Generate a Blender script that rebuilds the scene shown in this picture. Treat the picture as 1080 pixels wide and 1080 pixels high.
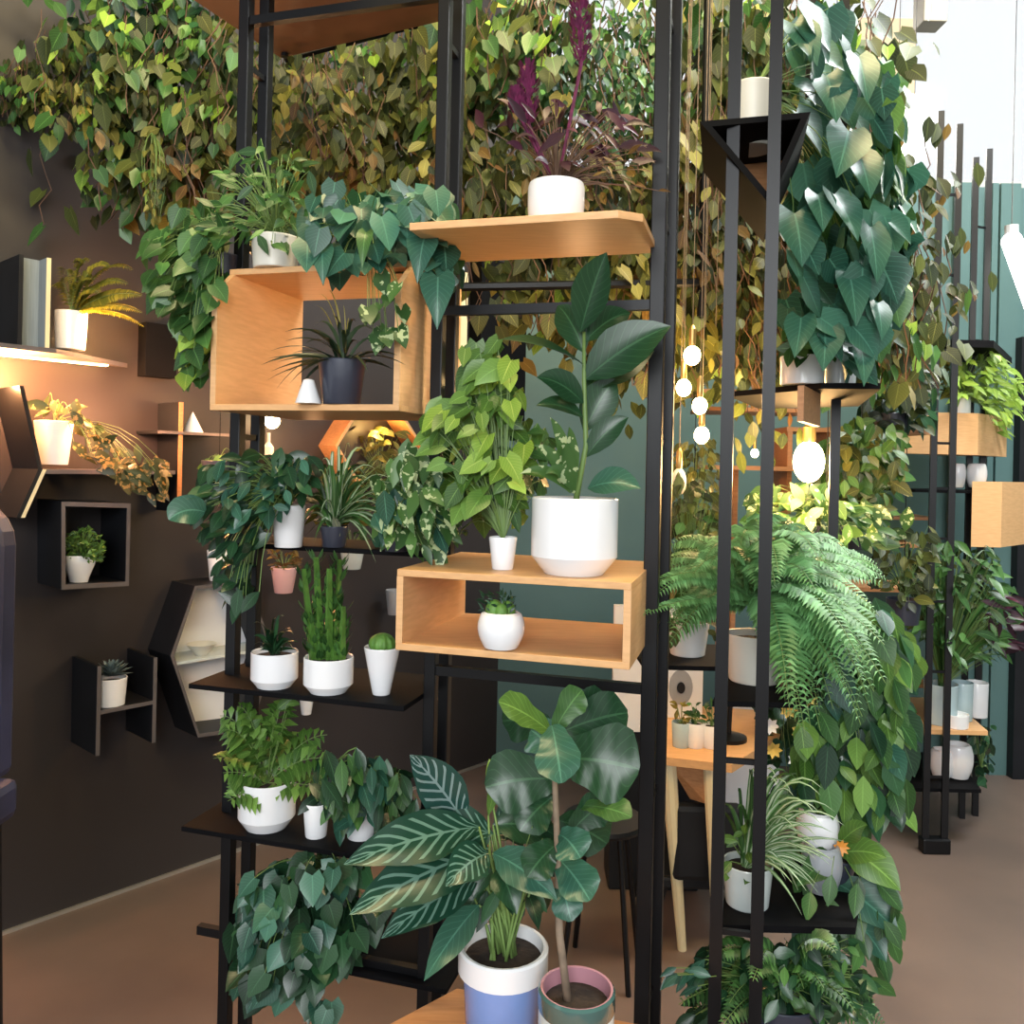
import bpy, math, random
from mathutils import Vector as V, Matrix
S = bpy.context.scene
for o in list(bpy.data.objects): bpy.data.objects.remove(o)
C = S.collection
# ------------------------------------------------------------------ camera
FPX, CX, CY, EYE = 900.0, 540.0, 492.0, 1.5
ROLL = math.radians(1.25); cr, sr = math.cos(ROLL), math.sin(ROLL)
cd = bpy.data.cameras.new('camera'); cam = bpy.data.objects.new('camera', cd); C.objects.link(cam)
cd.sensor_width = 36; cd.lens = 36 * FPX / 1080; cd.shift_y = -(540 - CY) / 1080
cam.matrix_world = Matrix(((cr, -sr, 0, 0), (0, 0, -1, 0), (sr, cr, 0, EYE), (0, 0, 0, 1)))
S.camera = cam
# ------------------------------------------------------------------ light and exposure
w = bpy.data.worlds.new('sky'); S.world = w; w.use_nodes = True
bg = w.node_tree.nodes['Background']; bg.inputs[0].default_value = (0.93, 0.97, 1, 1); bg.inputs[1].default_value = 0.62
S.view_settings.view_transform = 'Standard'; S.view_settings.look = 'None'
S.view_settings.gamma = 1; S.view_settings.use_curve_mapping = False
S.view_settings.exposure = 0.85
def area(name, loc, target, sx, sy, power, col):
    l = bpy.data.lights.new(name, 'AREA'); l.shape = 'RECTANGLE'; l.size = sx; l.size_y = sy
    l.energy = power; l.color = col
    o = bpy.data.objects.new(name, l); C.objects.link(o); o.location = loc
    o.rotation_euler = (V(target) - V(loc)).to_track_quat('-Z', 'Y').to_euler(); return o
area('shopfront_daylight', (-0.3, -2.6, 2.6), (0.1, 2.0, 1.2), 2.2, 1.6, 80, (0.95, 0.98, 1))
area('clerestory_daylight', (3.0, 5.2, 3.8), (1.2, 0.0, 1.2), 5.0, 1.3, 280, (1, 0.97, 0.9))
area('foliage_warm_fill', (0.2, 1.2, 3.9), (0.1, 3.0, 2.4), 2.4, 0.4, 75, (1, 0.80, 0.42))  # added warm fill for the foliage curtain, no fixture modelled
area('aisle_fill', (2.3, 2.3, 4.1), (2.0, 3.2, 1.0), 1.6, 0.8, 95, (0.95, 0.99, 1))  # added cool fill that brightens the right side, no fixture
def spot(name, loc, target, power, col, ang=60):
    l = bpy.data.lights.new(name, 'SPOT'); l.energy = power; l.color = col; l.spot_size = math.radians(ang); l.spot_blend = .8; l.shadow_soft_size = .05
    o = bpy.data.objects.new(name, l); C.objects.link(o); o.location = loc
    o.rotation_euler = (V(target) - V(loc)).to_track_quat('-Z', 'Y').to_euler(); return o
def point(name, loc, power, col, r=.03):
    l = bpy.data.lights.new(name, 'POINT'); l.energy = power; l.color = col; l.shadow_soft_size = r
    o = bpy.data.objects.new(name, l); C.objects.link(o); o.location = loc; return o
# ------------------------------------------------------------------ coordinate helpers
def P(px, py, Y):
    xc = (px - CX) / FPX; yc = (CY - py) / FPX
    return V(((xc * cr - yc * sr) * Y, Y, (xc * sr + yc * cr) * Y + EYE))
A16 = math.radians(16); ca, sa = math.cos(A16), math.sin(A16)
def RK(t, v, z): return V((0.27 - ca * t + sa * v, 1.55 + sa * t + ca * v, z))     # rack: t to the left, v to the back
def rpt(px, py, v):
    d = P(px, py, 1) - V((0, 0, EYE)); n = V((sa, ca, 0)); o = RK(0, v, 0)
    k = o.dot(n) / d.dot(n); q = V((0, 0, EYE)) + d * k
    return (-(q - o).dot(V((ca, -sa, 0))), q.z)
A42 = math.radians(42); WD = V((math.sin(A42), math.cos(A42), 0)); WN = V((math.cos(A42), -math.sin(A42), 0))
WA = V((-1.58, 2.66, 0))
def W3(s, z, d): return WA + WD * s + WN * d + V((0, 0, z))
def wpt(px, py, d=0):
    r = P(px, py, 1) - V((0, 0, EYE)); o = WA + WN * d
    k = (o - V((0, 0, EYE))).dot(WN) / r.dot(WN); q = V((0, 0, EYE)) + r * k
    return ((q - o).dot(WD), q.z)
def wp3(px, py, d): s, z = wpt(px, py, d); return W3(s, z, d)
def pz(px, z, Y, py0=500):       # point at pixel column px, known height z
    q = P(px, CY - (z - EYE) / Y * FPX, Y); q.z = z; return q
# ------------------------------------------------------------------ mesh builder
class MB:
    def __init__(s): s.v = []; s.f = []; s.uv = []; s.has = False
    def add(s, vs, fs, uvs=None):
        b = len(s.v); s.v += [tuple(x) for x in vs]
        for i, f in enumerate(fs):
            s.f.append(tuple(b + k for k in f))
            s.uv.append([uvs[k] for k in f] if uvs else [(0, 0)] * len(f))
        if uvs: s.has = True
def prism(B, poly, z0, z1):
    n = len(poly); vs = [(p[0], p[1], z0) for p in poly] + [(p[0], p[1], z1) for p in poly]
    B.add(vs, [tuple(range(n - 1, -1, -1)), tuple(range(n, 2 * n))] + [(i, (i + 1) % n, n + (i + 1) % n, n + i) for i in range(n)])
def hexa(B, a, b):     # two matching polygons joined
    n = len(a); B.add(list(a) + list(b), [tuple(range(n - 1, -1, -1)), tuple(range(n, 2 * n))] + [(i, (i + 1) % n, n + (i + 1) % n, n + i) for i in range(n)])
def bx(B, c, s, rz=0):
    c = V(c); R = Matrix.Rotation(rz, 3, 'Z'); h = [x / 2 for x in s]
    pts = [(c + R @ V((x * h[0], y * h[1], 0))) for x, y in ((-1, -1), (1, -1), (1, 1), (-1, 1))]
    prism(B, [(p.x, p.y) for p in pts], c.z - h[2], c.z + h[2])
def rbox(B, t0, t1, v0, v1, z0, z1):
    ps = [RK(t, v, 0) for t, v in ((t1, v0), (t0, v0), (t0, v1), (t1, v1))]
    prism(B, [(p.x, p.y) for p in ps], z0, z1)
def tube(B, pts, r, seg=8, r1=None, caps=True):
    pts = [V(p) for p in pts]; n = len(pts); vs = []; fs = []
    up = V((0, 0, 1))
    t0 = (pts[-1] - pts[0]).normalized() if (pts[-1] - pts[0]).length > 1e-6 else V((0, 0, 1))
    if abs(t0.z) > .9: up = V((1, 0, 0))
    for i, p in enumerate(pts):
        t = (pts[min(i + 1, n - 1)] - pts[max(i - 1, 0)])
        t = t.normalized() if t.length > 1e-7 else t0
        a = t.cross(up); a = a.normalized() if a.length > 1e-5 else V((1, 0, 0)); b = t.cross(a)
        rr = r if r1 is None else r + (r1 - r) * i / max(1, n - 1)
        for k in range(seg):
            an = 2 * math.pi * (k + .5) / seg; vs.append(p + a * (math.cos(an) * rr) + b * (math.sin(an) * rr))
    for i in range(n - 1):
        for k in range(seg):
            fs.append((i * seg + k, i * seg + (k + 1) % seg, (i + 1) * seg + (k + 1) % seg, (i + 1) * seg + k))
    if caps: fs += [tuple(range(seg - 1, -1, -1)), tuple(range((n - 1) * seg, n * seg))]
    B.add(vs, fs)
def lathe(B, c, prof, seg=32, caps=True):
    c = V(c); vs = []; fs = []; n = len(prof)
    for r, z in prof:
        for k in range(seg):
            a = 2 * math.pi * k / seg; vs.append((c.x + r * math.cos(a), c.y + r * math.sin(a), c.z + z))
    for i in range(n - 1):
        for k in range(seg): fs.append((i * seg + k, i * seg + (k + 1) % seg, (i + 1) * seg + (k + 1) % seg, (i + 1) * seg + k))
    if caps and prof[0][0] > 1e-5: fs.append(tuple(range(seg - 1, -1, -1)))
    if caps and prof[-1][0] > 1e-5: fs.append(tuple(range((n - 1) * seg, n * seg)))
    B.add(vs, fs)
def ball(B, c, rx, rz=None, seg=16, rings=10):
    rz = rz or rx
    lathe(B, c, [(max(1e-4, rx * math.sin(math.pi * i / rings)), -rz * math.cos(math.pi * i / rings)) for i in range(rings + 1)], seg)
ROOTLOC = {}
def obj(name, B, mat, parent=None, smooth=False, bevel=0):
    me = bpy.data.meshes.new(name); loc = V((0, 0, 0)); p = parent
    while p is not None: loc += p.location; p = p.parent
    if parent is None and B.v:
        n = len(B.v); xs = [sum(v[i] for v in B.v) / n for i in (0, 1)]; zz = min(v[2] for v in B.v); loc = V((xs[0], xs[1], zz))
    me.from_pydata([(v[0] - loc.x, v[1] - loc.y, v[2] - loc.z) for v in B.v], [], B.f)
    if B.has:
        u = me.uv_layers.new(name='uv'); flat = [c for f in B.uv for q in f for c in q]; u.data.foreach_set('uv', flat)
    me.materials.append(mat)
    if smooth:
        me.polygons.foreach_set('use_smooth', [True] * len(me.polygons))
        if smooth != 'all': me.set_sharp_from_angle(angle=math.radians(28))
    me.update()
    o = bpy.data.objects.new(name, me); C.objects.link(o)
    if parent is None: o.location = loc
    else: o.parent = parent
    if bevel:
        m = o.modifiers.new('bevel', 'BEVEL'); m.width = bevel; m.segments = 2; m.limit_method = 'ANGLE'
    return o
def thing(name, label, cat, loc, group=None):
    o = bpy.data.objects.new(name, None); C.objects.link(o); o.empty_display_size = .05
    o.location = loc; o['label'] = label; o['category'] = cat
    if group: o['group'] = group
    return o
def tag(o, label, cat, group=None):
    o['label'] = label; o['category'] = cat
    if group: o['group'] = group
    return o
def struct(name, B, mat, **k): o = obj(name, B, mat, **k); o['kind'] = 'structure'; return o
def dup(root, loc, rz=0, sc=1, label=None, mats=None):
    r = root.copy(); C.objects.link(r); r.location = loc; r.rotation_euler = (0, 0, rz); r.scale = (sc,) * 3
    if label: r['label'] = label
    for ch in list(root.children):
        c = ch.copy(); C.objects.link(c); c.parent = r
        for g in ch.children:
            d = g.copy(); C.objects.link(d); d.parent = c
    return r
# ------------------------------------------------------------------ materials
def mat(name, col, rough=.5, metal=0, noise=0, col2=None, nscale=8, emit=None, estr=0, spec=.5, bump=0, stretch=None, coat=0):
    m = bpy.data.materials.new(name); m.use_nodes = True; nt = m.node_tree; b = nt.nodes['Principled BSDF']
    b.inputs['Base Color'].default_value = (*col, 1); b.inputs['Roughness'].default_value = rough
    b.inputs['Metallic'].default_value = metal; b.inputs['Specular IOR Level'].default_value = spec
    b.inputs['Coat Weight'].default_value = coat
    if emit: b.inputs['Emission Color'].default_value = (*emit, 1); b.inputs['Emission Strength'].default_value = estr
    c2 = col2 or tuple(c * (1 - noise) for c in col)
    if noise or col2:
        tc = nt.nodes.new('ShaderNodeTexCoord'); mp = nt.nodes.new('ShaderNodeMapping')
        if stretch: mp.inputs['Scale'].default_value = stretch
        nz = nt.nodes.new('ShaderNodeTexNoise'); nz.inputs['Scale'].default_value = nscale; nz.inputs['Detail'].default_value = 5
        rp = nt.nodes.new('ShaderNodeMapRange'); rp.inputs[1].default_value = .35; rp.inputs[2].default_value = .65
        mx = nt.nodes.new('ShaderNodeMix'); mx.data_type = 'RGBA'
        mx.inputs[6].default_value = (*col, 1); mx.inputs[7].default_value = (*c2, 1)
        nt.links.new(tc.outputs['Object'], mp.inputs[0]); nt.links.new(mp.outputs[0], nz.inputs['Vector'])
        nt.links.new(nz.outputs['Fac'], rp.inputs[0]); nt.links.new(rp.outputs[0], mx.inputs[0]); nt.links.new(mx.outputs[2], b.inputs['Base Color'])
        if bump:
            bp = nt.nodes.new('ShaderNodeBump'); bp.inputs['Strength'].default_value = bump; bp.inputs['Distance'].default_value = .01
            nt.links.new(nz.outputs['Fac'], bp.inputs['Height']); nt.links.new(bp.outputs[0], b.inputs['Normal'])
    return m
def leafmat(name, c1, c2, rough=.42, pattern=None, pc=None, trans=.22, spec=.5, g=.5):
    c1 = tuple(c * g * .8 for c in c1); c2 = tuple(c * g * 1.5 for c in c2); pc = pc and tuple(c * g * 1.15 for c in pc)
    m = bpy.data.materials.new(name); m.use_nodes = True; nt = m.node_tree; N = nt.nodes.new; L = nt.links.new
    b = nt.nodes['Principled BSDF']; b.inputs['Roughness'].default_value = rough; b.inputs['Specular IOR Level'].default_value = spec
    geo = N('ShaderNodeNewGeometry'); mx = N('ShaderNodeMix'); mx.data_type = 'RGBA'
    mx.inputs[6].default_value = (*c1, 1); mx.inputs[7].default_value = (*c2, 1); pw_ = N('ShaderNodeMath'); pw_.operation = 'POWER'; pw_.inputs[1].default_value = 2.0; L(geo.outputs['Random Per Island'], pw_.inputs[0]); L(pw_.outputs[0], mx.inputs[0])
    out = mx.outputs[2]
    uv = N('ShaderNodeUVMap'); uv.uv_map = 'uv'; sp = N('ShaderNodeSeparateXYZ'); L(uv.outputs[0], sp.inputs[0])
    def M(op, a, b_=None, c=None):
        n = N('ShaderNodeMath'); n.operation = op
        for i, q in enumerate((a, b_, c)):
            if q is None: continue
            if isinstance(q, (int, float)): n.inputs[i].default_value = q
            else: L(q, n.inputs[i])
        return n.outputs[0]
    au = M('ABSOLUTE', M('SUBTRACT', M('MULTIPLY', sp.outputs[0], 2), 1))
    if pattern == 'chevron':      # light bands following side veins
        ph = M('SUBTRACT', M('MULTIPLY', sp.outputs[1], 8.0), M('MULTIPLY', au, 2.2))
        f = M('SINE', M('MULTIPLY', ph, 6.283)); f = M('GREATER_THAN', f, .62); f = M('MULTIPLY', f, M('LESS_THAN', au, .82))
        f = M('MAXIMUM', f, M('LESS_THAN', au, .05))
    elif pattern == 'blotch':
        tc = N('ShaderNodeTexCoord'); nz = N('ShaderNodeTexNoise'); nz.inputs['Scale'].default_value = 60; L(tc.outputs['Object'], nz.inputs['Vector'])
        f = M('GREATER_THAN', nz.outputs['Fac'], .58)
    elif pattern == 'stripe':
        f = M('LESS_THAN', au, .4)
    else:                         # pale midrib and faint side veins
        ph = M('SUBTRACT', M('MULTIPLY', sp.outputs[1], 9.0), M('MULTIPLY', au, 2.5))
        f = M('MULTIPLY', M('GREATER_THAN', M('SINE', M('MULTIPLY', ph, 6.283)), .93), .16)
        f = M('MAXIMUM', f, M('MULTIPLY', M('LESS_THAN', au, .05), .35))
    m2 = N('ShaderNodeMix'); m2.data_type = 'RGBA'; L(f, m2.inputs[0]); L(out, m2.inputs[6])
    p = pc or tuple(min(1, c * 1.9 + .03) for c in c2); m2.inputs[7].default_value = (*p, 1); out = m2.outputs[2]
    L(out, b.inputs['Base Color'])
    tr = N('ShaderNodeBsdfTranslucent'); L(out, tr.inputs[0]); ms = N('ShaderNodeMixShader'); ms.inputs[0].default_value = trans
    L(b.outputs[0], ms.inputs[1]); L(tr.outputs[0], ms.inputs[2]); L(ms.outputs[0], nt.nodes['Material Output'].inputs[0])
    return m
M = {}
M['black'] = mat('black_steel', (.005, .005, .006), .38, 0, .3, spec=.28)
M['blackshelf'] = mat('black_shelf', (.004, .004, .005), .7, 0, .3, spec=.1)
M['darkpanel'] = mat('charcoal_board', (.010, .011, .014), .5, 0, .3, spec=.3)
M['edge'] = mat('board_edge', (.11, .095, .095), .6, 0, .2)
M['greypanel'] = mat('grey_board', (.26, .30, .33), .45, 0, .2, stretch=(30, 30, 1))
M['wood'] = mat('light_oak', (.74, .43, .20), .45, 0, col2=(.66, .37, .165), nscale=5, stretch=(4, 4, 30))
M['woodh'] = mat('light_oak_flat', (.72, .41, .18), .45, 0, col2=(.64, .35, .15), nscale=5, stretch=(3, 25, 30))
M['woodd'] = mat('warm_wood', (.50, .24, .10), .5, 0, col2=(.40, .18, .07), nscale=5, stretch=(3, 25, 30))
M['white'] = mat('white_ceramic', (.86, .86, .87), .25, 0, .03, coat=.3)
M['cream'] = mat('cream_ceramic', (.72, .69, .60), .4, 0, .08)
M['greypot'] = mat('slate_ceramic', (.035, .04, .062), .35, 0, .2, coat=.3)
M['bluepot'] = mat('blue_glaze', (.20, .32, .66), .25, 0, .15, coat=.5)
M['palepot'] = mat('pale_glaze', (.62, .68, .66), .25, 0, .15, coat=.4)
M['tealrim'] = mat('teal_glaze', (.06, .13, .12), .15, 0, .4, coat=.8)
M['pinkrim'] = mat('pink_inner_glaze', (.45, .22, .26), .3)
M['soil'] = mat('potting_soil', (.035, .022, .015), .95, 0, .6, nscale=60, bump=.5)
M['grey'] = mat('grey_ceramic', (.35, .37, .40), .35, 0, .15)
M['pink'] = mat('pink_ceramic', (.75, .45, .45), .35, 0, .1)
M['glassjar'] = mat('pale_blue_glass', (.45, .58, .62), .12, 0, .1)
M['stem'] = mat('green_stem', (.16, .26, .07), .5, 0, .3)
M['bark'] = mat('pale_bark', (.26, .19, .13), .8, 0, .4, nscale=40)
M['brownstem'] = mat('brown_stem', (.12, .06, .035), .7, 0, .3)
M['teal'] = mat('teal_wall_paint', (.078, .155, .150), .6, 0, .12, nscale=2)
M['wall'] = mat('charcoal_wall_paint', (.036, .030, .030), .52, 0, .25, nscale=1.5, spec=.35)
M['ceiling'] = mat('dark_ceiling_paint', (.03, .045, .045), .8, 0, .2)
M['floor'] = mat('brown_concrete', (.18, .128, .102), .42, 0, col2=(.12, .088, .074), nscale=1.6, spec=.35)
M['trimm'] = mat('aluminium_trim', (.45, .42, .38), .4, .6, .1)
M['copper'] = mat('copper_board', (.09, .042, .026), .45, 0, .3)
M['glow'] = mat('warm_bulb', (1, .8, .5), .3, emit=(1, .72, .36), estr=22)
M['glowsoft'] = mat('led_strip', (1, .7, .4), .3, emit=(1, .55, .22), estr=14)
M['tubeglow'] = mat('white_tube', (1, 1, .95), .3, emit=(1, .98, .9), estr=4)
M['purple'] = leafmat('purple_leaf', (.045, .008, .022), (.11, .015, .05), .4, trans=.1, pc=(.14, .03, .07))
M['plume'] = mat('purple_plume', (.16, .012, .07), .8, 0, .5, nscale=90)
M['navy'] = mat('navy_leather', (.028, .03, .065), .45, 0, .3)
M['paper'] = mat('white_paper', (.85, .86, .88), .5, 0, .02)
M['yellow'] = mat('yellow_petal', (.85, .62, .15), .5, 0, .2)
M['cream2'] = mat('cream_board', (.80, .68, .42), .5, 0, .06)
M['cactus'] = mat('cactus_skin', (.13, .30, .05), .55, 0, .4, nscale=50, bump=.4)
M['dk'] = leafmat('deep_green_leaf', (.015, .065, .028), (.045, .15, .055), .3)
M['mid'] = leafmat('mid_green_leaf', (.045, .15, .035), (.12, .30, .07), .38)
M['bright'] = leafmat('bright_green_leaf', (.10, .26, .04), (.26, .48, .09), .4)
M['lime'] = leafmat('lime_leaf', (.42, .75, .08), (.62, .95, .16), .45, trans=.35)
M['blue'] = leafmat('blue_green_leaf', (.035, .15, .095), (.10, .29, .19), .33)
M['olive'] = leafmat('olive_leaf', (.13, .15, .022), (.38, .37, .08), .5, trans=.3)
M['olived'] = leafmat('dark_olive_leaf', (.035, .06, .015), (.16, .20, .04), .5, trans=.3)
M['yel'] = leafmat('yellow_leaf', (.42, .36, .05), (.62, .55, .13), .5, trans=.35)
M['rust'] = leafmat('rusty_leaf', (.22, .10, .03), (.36, .24, .05), .5, trans=.3)
M['cala'] = leafmat('feathered_leaf', (.018, .085, .05), (.03, .13, .075), .3, 'chevron', (.24, .46, .35))
M['calab'] = leafmat('silvery_feathered_leaf', (.035, .13, .11), (.05, .17, .14), .25, 'chevron', (.42, .62, .60))
M['cala2'] = leafmat('dark_strap_leaf', (.015, .04, .02), (.05, .09, .04), .35)
M['varie'] = leafmat('variegated_leaf', (.07, .20, .05), (.16, .34, .08), .4, 'blotch', (.75, .90, .48))
M['croton'] = leafmat('mottled_leaf', (.05, .09, .03), (.14, .14, .05), .35, 'blotch', (.55, .36, .12))
M['spider'] = leafmat('striped_strap_leaf', (.20, .45, .14), (.32, .60, .22), .4, 'stripe', (.85, 1.0, .7))
M['fern'] = leafmat('fern_leaf', (.22, .56, .17), (.36, .80, .32), .45, trans=.3)
M['fernw'] = leafmat('yellow_fern_leaf', (.30, .32, .03), (.50, .42, .05), .5, trans=.3)
M['succ'] = leafmat('grey_succulent_leaf', (.18, .26, .27), (.28, .38, .38), .5, trans=.05)
# ------------------------------------------------------------------ leaves
SH = {'heart': [(0, .55), (.10, .92), (.25, 1), (.45, .86), (.70, .5), (.88, .2), (1, 0)],
      'ovate': [(0, .05), (.15, .6), (.38, 1), (.62, .88), (.85, .42), (1, 0)],
      'lance': [(0, .1), (.2, .7), (.42, 1), (.75, .55), (1, 0)],
      'strap': [(0, .6), (.3, 1), (.7, .75), (1, 0)],
      'round': [(0, .2), (.12, .72), (.35, 1), (.65, .98), (.88, .65), (1, .1)],
      'fiddle': [(0, .12), (.14, .5), (.35, .66), (.65, 1), (.86, .85), (1, .12)]}
def wid(shape, t):
    T = SH[shape]
    for (a, x), (b, y) in zip(T, T[1:]):
        if t <= b: return x + (y - x) * (t - a) / (b - a)
    return 0
def leafpath(B, pts, W, shape, up, fold=.2, cols=1, ripple=0):
    n = len(pts); vs = []; uvs = []; fs = []; K = 2 * cols + 1; L = (pts[-1] - pts[0]).length
    for i in range(n):
        t = i / (n - 1); tg = pts[min(i + 1, n - 1)] - pts[max(i - 1, 0)]
        tg = tg.normalized() if tg.length > 1e-7 else V((0, 0, 1))
        sd = tg.cross(up); sd = sd.normalized() if sd.length > 1e-4 else V((1, 0, 0)); nm = sd.cross(tg)
        ww = wid(shape, t) * W / 2
        for k in range(K):
            a = (k - cols) / cols
            back = -tg * (.16 * L * max(0, 1 - t * 6)) * abs(a) if shape == 'heart' else V((0, 0, 0))
            vs.append(pts[i] + sd * (a * ww) + nm * (fold * abs(a) ** 1.5 * ww + ripple * W * math.sin(t * 19 + (3 if a > 0 else 0)) * abs(a)) + back)
            uvs.append(((a + 1) / 2, t))
    for i in range(n - 1):
        for k in range(K - 1): fs.append((i * K + k, i * K + k + 1, (i + 1) * K + k + 1, (i + 1) * K + k))
    B.add(vs, fs, uvs)
def bez(a, b, c, n): return [a * (1 - t) ** 2 + b * (2 * t * (1 - t)) + c * t * t for t in [i / (n - 1) for i in range(n)]]
def leaf(B, p, d, up, L, W, shape='ovate', droop=.35, rows=5, fold=.2):
    d = d.normalized(); pts = [p]; q = p
    for i in range(1, rows + 1):
        t = i / rows; dd = (d + V((0, 0, -droop * t * 1.6))).normalized(); q = q + dd * (L / rows); pts.append(q)
    leafpath(B, pts, W, shape, up, fold)
def inpoly(x, y, poly):
    r = False; n = len(poly)
    for i in range(n):
        x1, y1 = poly[i]; x2, y2 = poly[i - 1]
        if (y1 > y) != (y2 > y) and x < (x2 - x1) * (y - y1) / (y2 - y1) + x1: r = not r
    return r
def sample(poly, rnd):
    xs = [p[0] for p in poly]; ys = [p[1] for p in poly]
    while True:
        x = rnd.uniform(min(xs), max(xs)); y = rnd.uniform(min(ys), max(ys))
        if inpoly(x, y, poly): return x, y
def rv(rnd): return V((rnd.uniform(-1, 1), rnd.uniform(-1, 1), rnd.uniform(-1, 1)))
def bush(root, org, poly, Y, n, size, mt, shape='heart', seed=1, asp=.8, down=.5, arch=.08, stemmat='stem', stems=1.0, face=1.0, rows=5):
    """leaves on thin arching stems that fill a region; Y = (near, far)"""
    rnd = random.Random(seed); Bl = MB(); Bs = MB(); sc = (Y[0] + Y[1]) / 2 / FPX
    for i in range(n):
        x, y = sample(poly, rnd); yy = rnd.uniform(*Y); q = P(x, y, yy); L = size * sc * rnd.uniform(.7, 1.25)
        h = q - org; hh = V((h.x, h.y, 0)); hh = hh.normalized() if hh.length > 1e-4 else V((0, -1, 0))
        d = (hh * .6 + V((0, 0, -down)) + rv(rnd) * .55).normalized()
        up = (V((0, -1, .35)) * face + hh * .25 + rv(rnd) * .55).normalized()
        leaf(Bl, q - d * L * .4, d, up, L, L * asp, shape, droop=rnd.uniform(.1, .6), rows=rows, fold=rnd.uniform(.05, .35))
        if rnd.random() < stems:
            s = q - d * L * .4; mid = (org + s) / 2 + V((0, 0, arch + .25 * max(0, org.z - s.z))) + hh * .25 * max(0, org.z - s.z)
            tube(Bs, bez(org, mid, s, 6), .0011, 4, .0008, caps=False)
    obj('leaves', Bl, M[mt], root, smooth='all')
    if Bs.v: obj('stems', Bs, M[stemmat], root)
def straps(root, org, targets, W, mt, Y, seed=1, arch=.1, shape='strap', rows=9, name='leaves', fold=.25):
    """long blades from the base to pixel targets"""
    rnd = random.Random(seed); B = MB()
    for (x, y) in targets:
        q = P(x, y, rnd.uniform(*Y)); o = org + V((rnd.uniform(-.01, .01), rnd.uniform(-.01, .01), 0))
        mid = (o * .55 + q * .45); mid.z = max(o.z, q.z) + arch * rnd.uniform(.6, 1.3)
        leafpath(B, bez(o, mid, q, rows), W * rnd.uniform(.8, 1.2), shape, V((0, -.6, .8)) + rv(rnd) * .2, fold)
    obj(name, B, M[mt], root, smooth='all')
def fronds(root, org, targets, mt, Y, plen, seed=1, arch=.12, step=.009, pw=.35, name='fronds', stemmat='stem'):
    rnd = random.Random(seed); B = MB(); Bs = MB()
    for (x, y) in targets:
        q = P(x, y, rnd.uniform(*Y)); mid = org * .5 + q * .5; mid.z = max(org.z, q.z) + arch * rnd.uniform(.5, 1.3)
        pts = bez(org, mid, q, 14); L = sum((pts[i + 1] - pts[i]).length for i in range(13)); n = max(8, int(L / step))
        tube(Bs, pts, .0014, 4, .0006, caps=False)
        up = (V((0, -.5, .85)) + rv(rnd) * .35).normalized()
        for k in range(n):
            t = .12 + .88 * k / n; f = t * 13; i = min(12, int(f)); p = pts[i].lerp(pts[i + 1], f - i)
            tg = (pts[i + 1] - pts[i]).normalized(); sd = tg.cross(up).normalized()
            l = plen * math.sin(math.pi * min(1, .18 + t * .80)) * rnd.uniform(.85, 1.1) + .004
            for s in (-1, 1):
                d = (sd * s + tg * .45).normalized()
                leafpath(B, [p, p + d * l * .5 + V((0, 0, .002)), p + d * l + V((0, 0, -l * .2))], l * pw, 'lance', up, .1)
    obj(name, B, M[mt], root, smooth='all'); obj('stalks', Bs, M[stemmat], root)
def spread(cx, cy, rx, ry, n, seed=1, a0=0, a1=360, rmin=.6):
    rnd = random.Random(seed); out = []
    for i in range(n):
        a = math.radians(a0 + (a1 - a0) * (i + rnd.uniform(-.3, .3)) / max(1, n - 1)); r = rnd.uniform(rmin, 1)
        out.append((cx + rx * r * math.cos(a), cy - ry * r * math.sin(a)))
    return out
def bigleaf(root, base, tip, wpx, Y0, Y1, mt, shape='ovate', up=(0, -1, .3), arch=.02, name='leaf', fold=.25, ripple=0, seed=0):
    a = P(*base, Y0); b = P(*tip, Y1); mid = (a + b) / 2 + V((0, -.01, arch))
    B = MB(); leafpath(B, bez(a, mid, b, 13), wpx * (Y0 + Y1) / 2 / FPX, shape, V(up).normalized(), fold, cols=3, ripple=ripple)
    return obj(name, B, M[mt], root, smooth='all')
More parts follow.
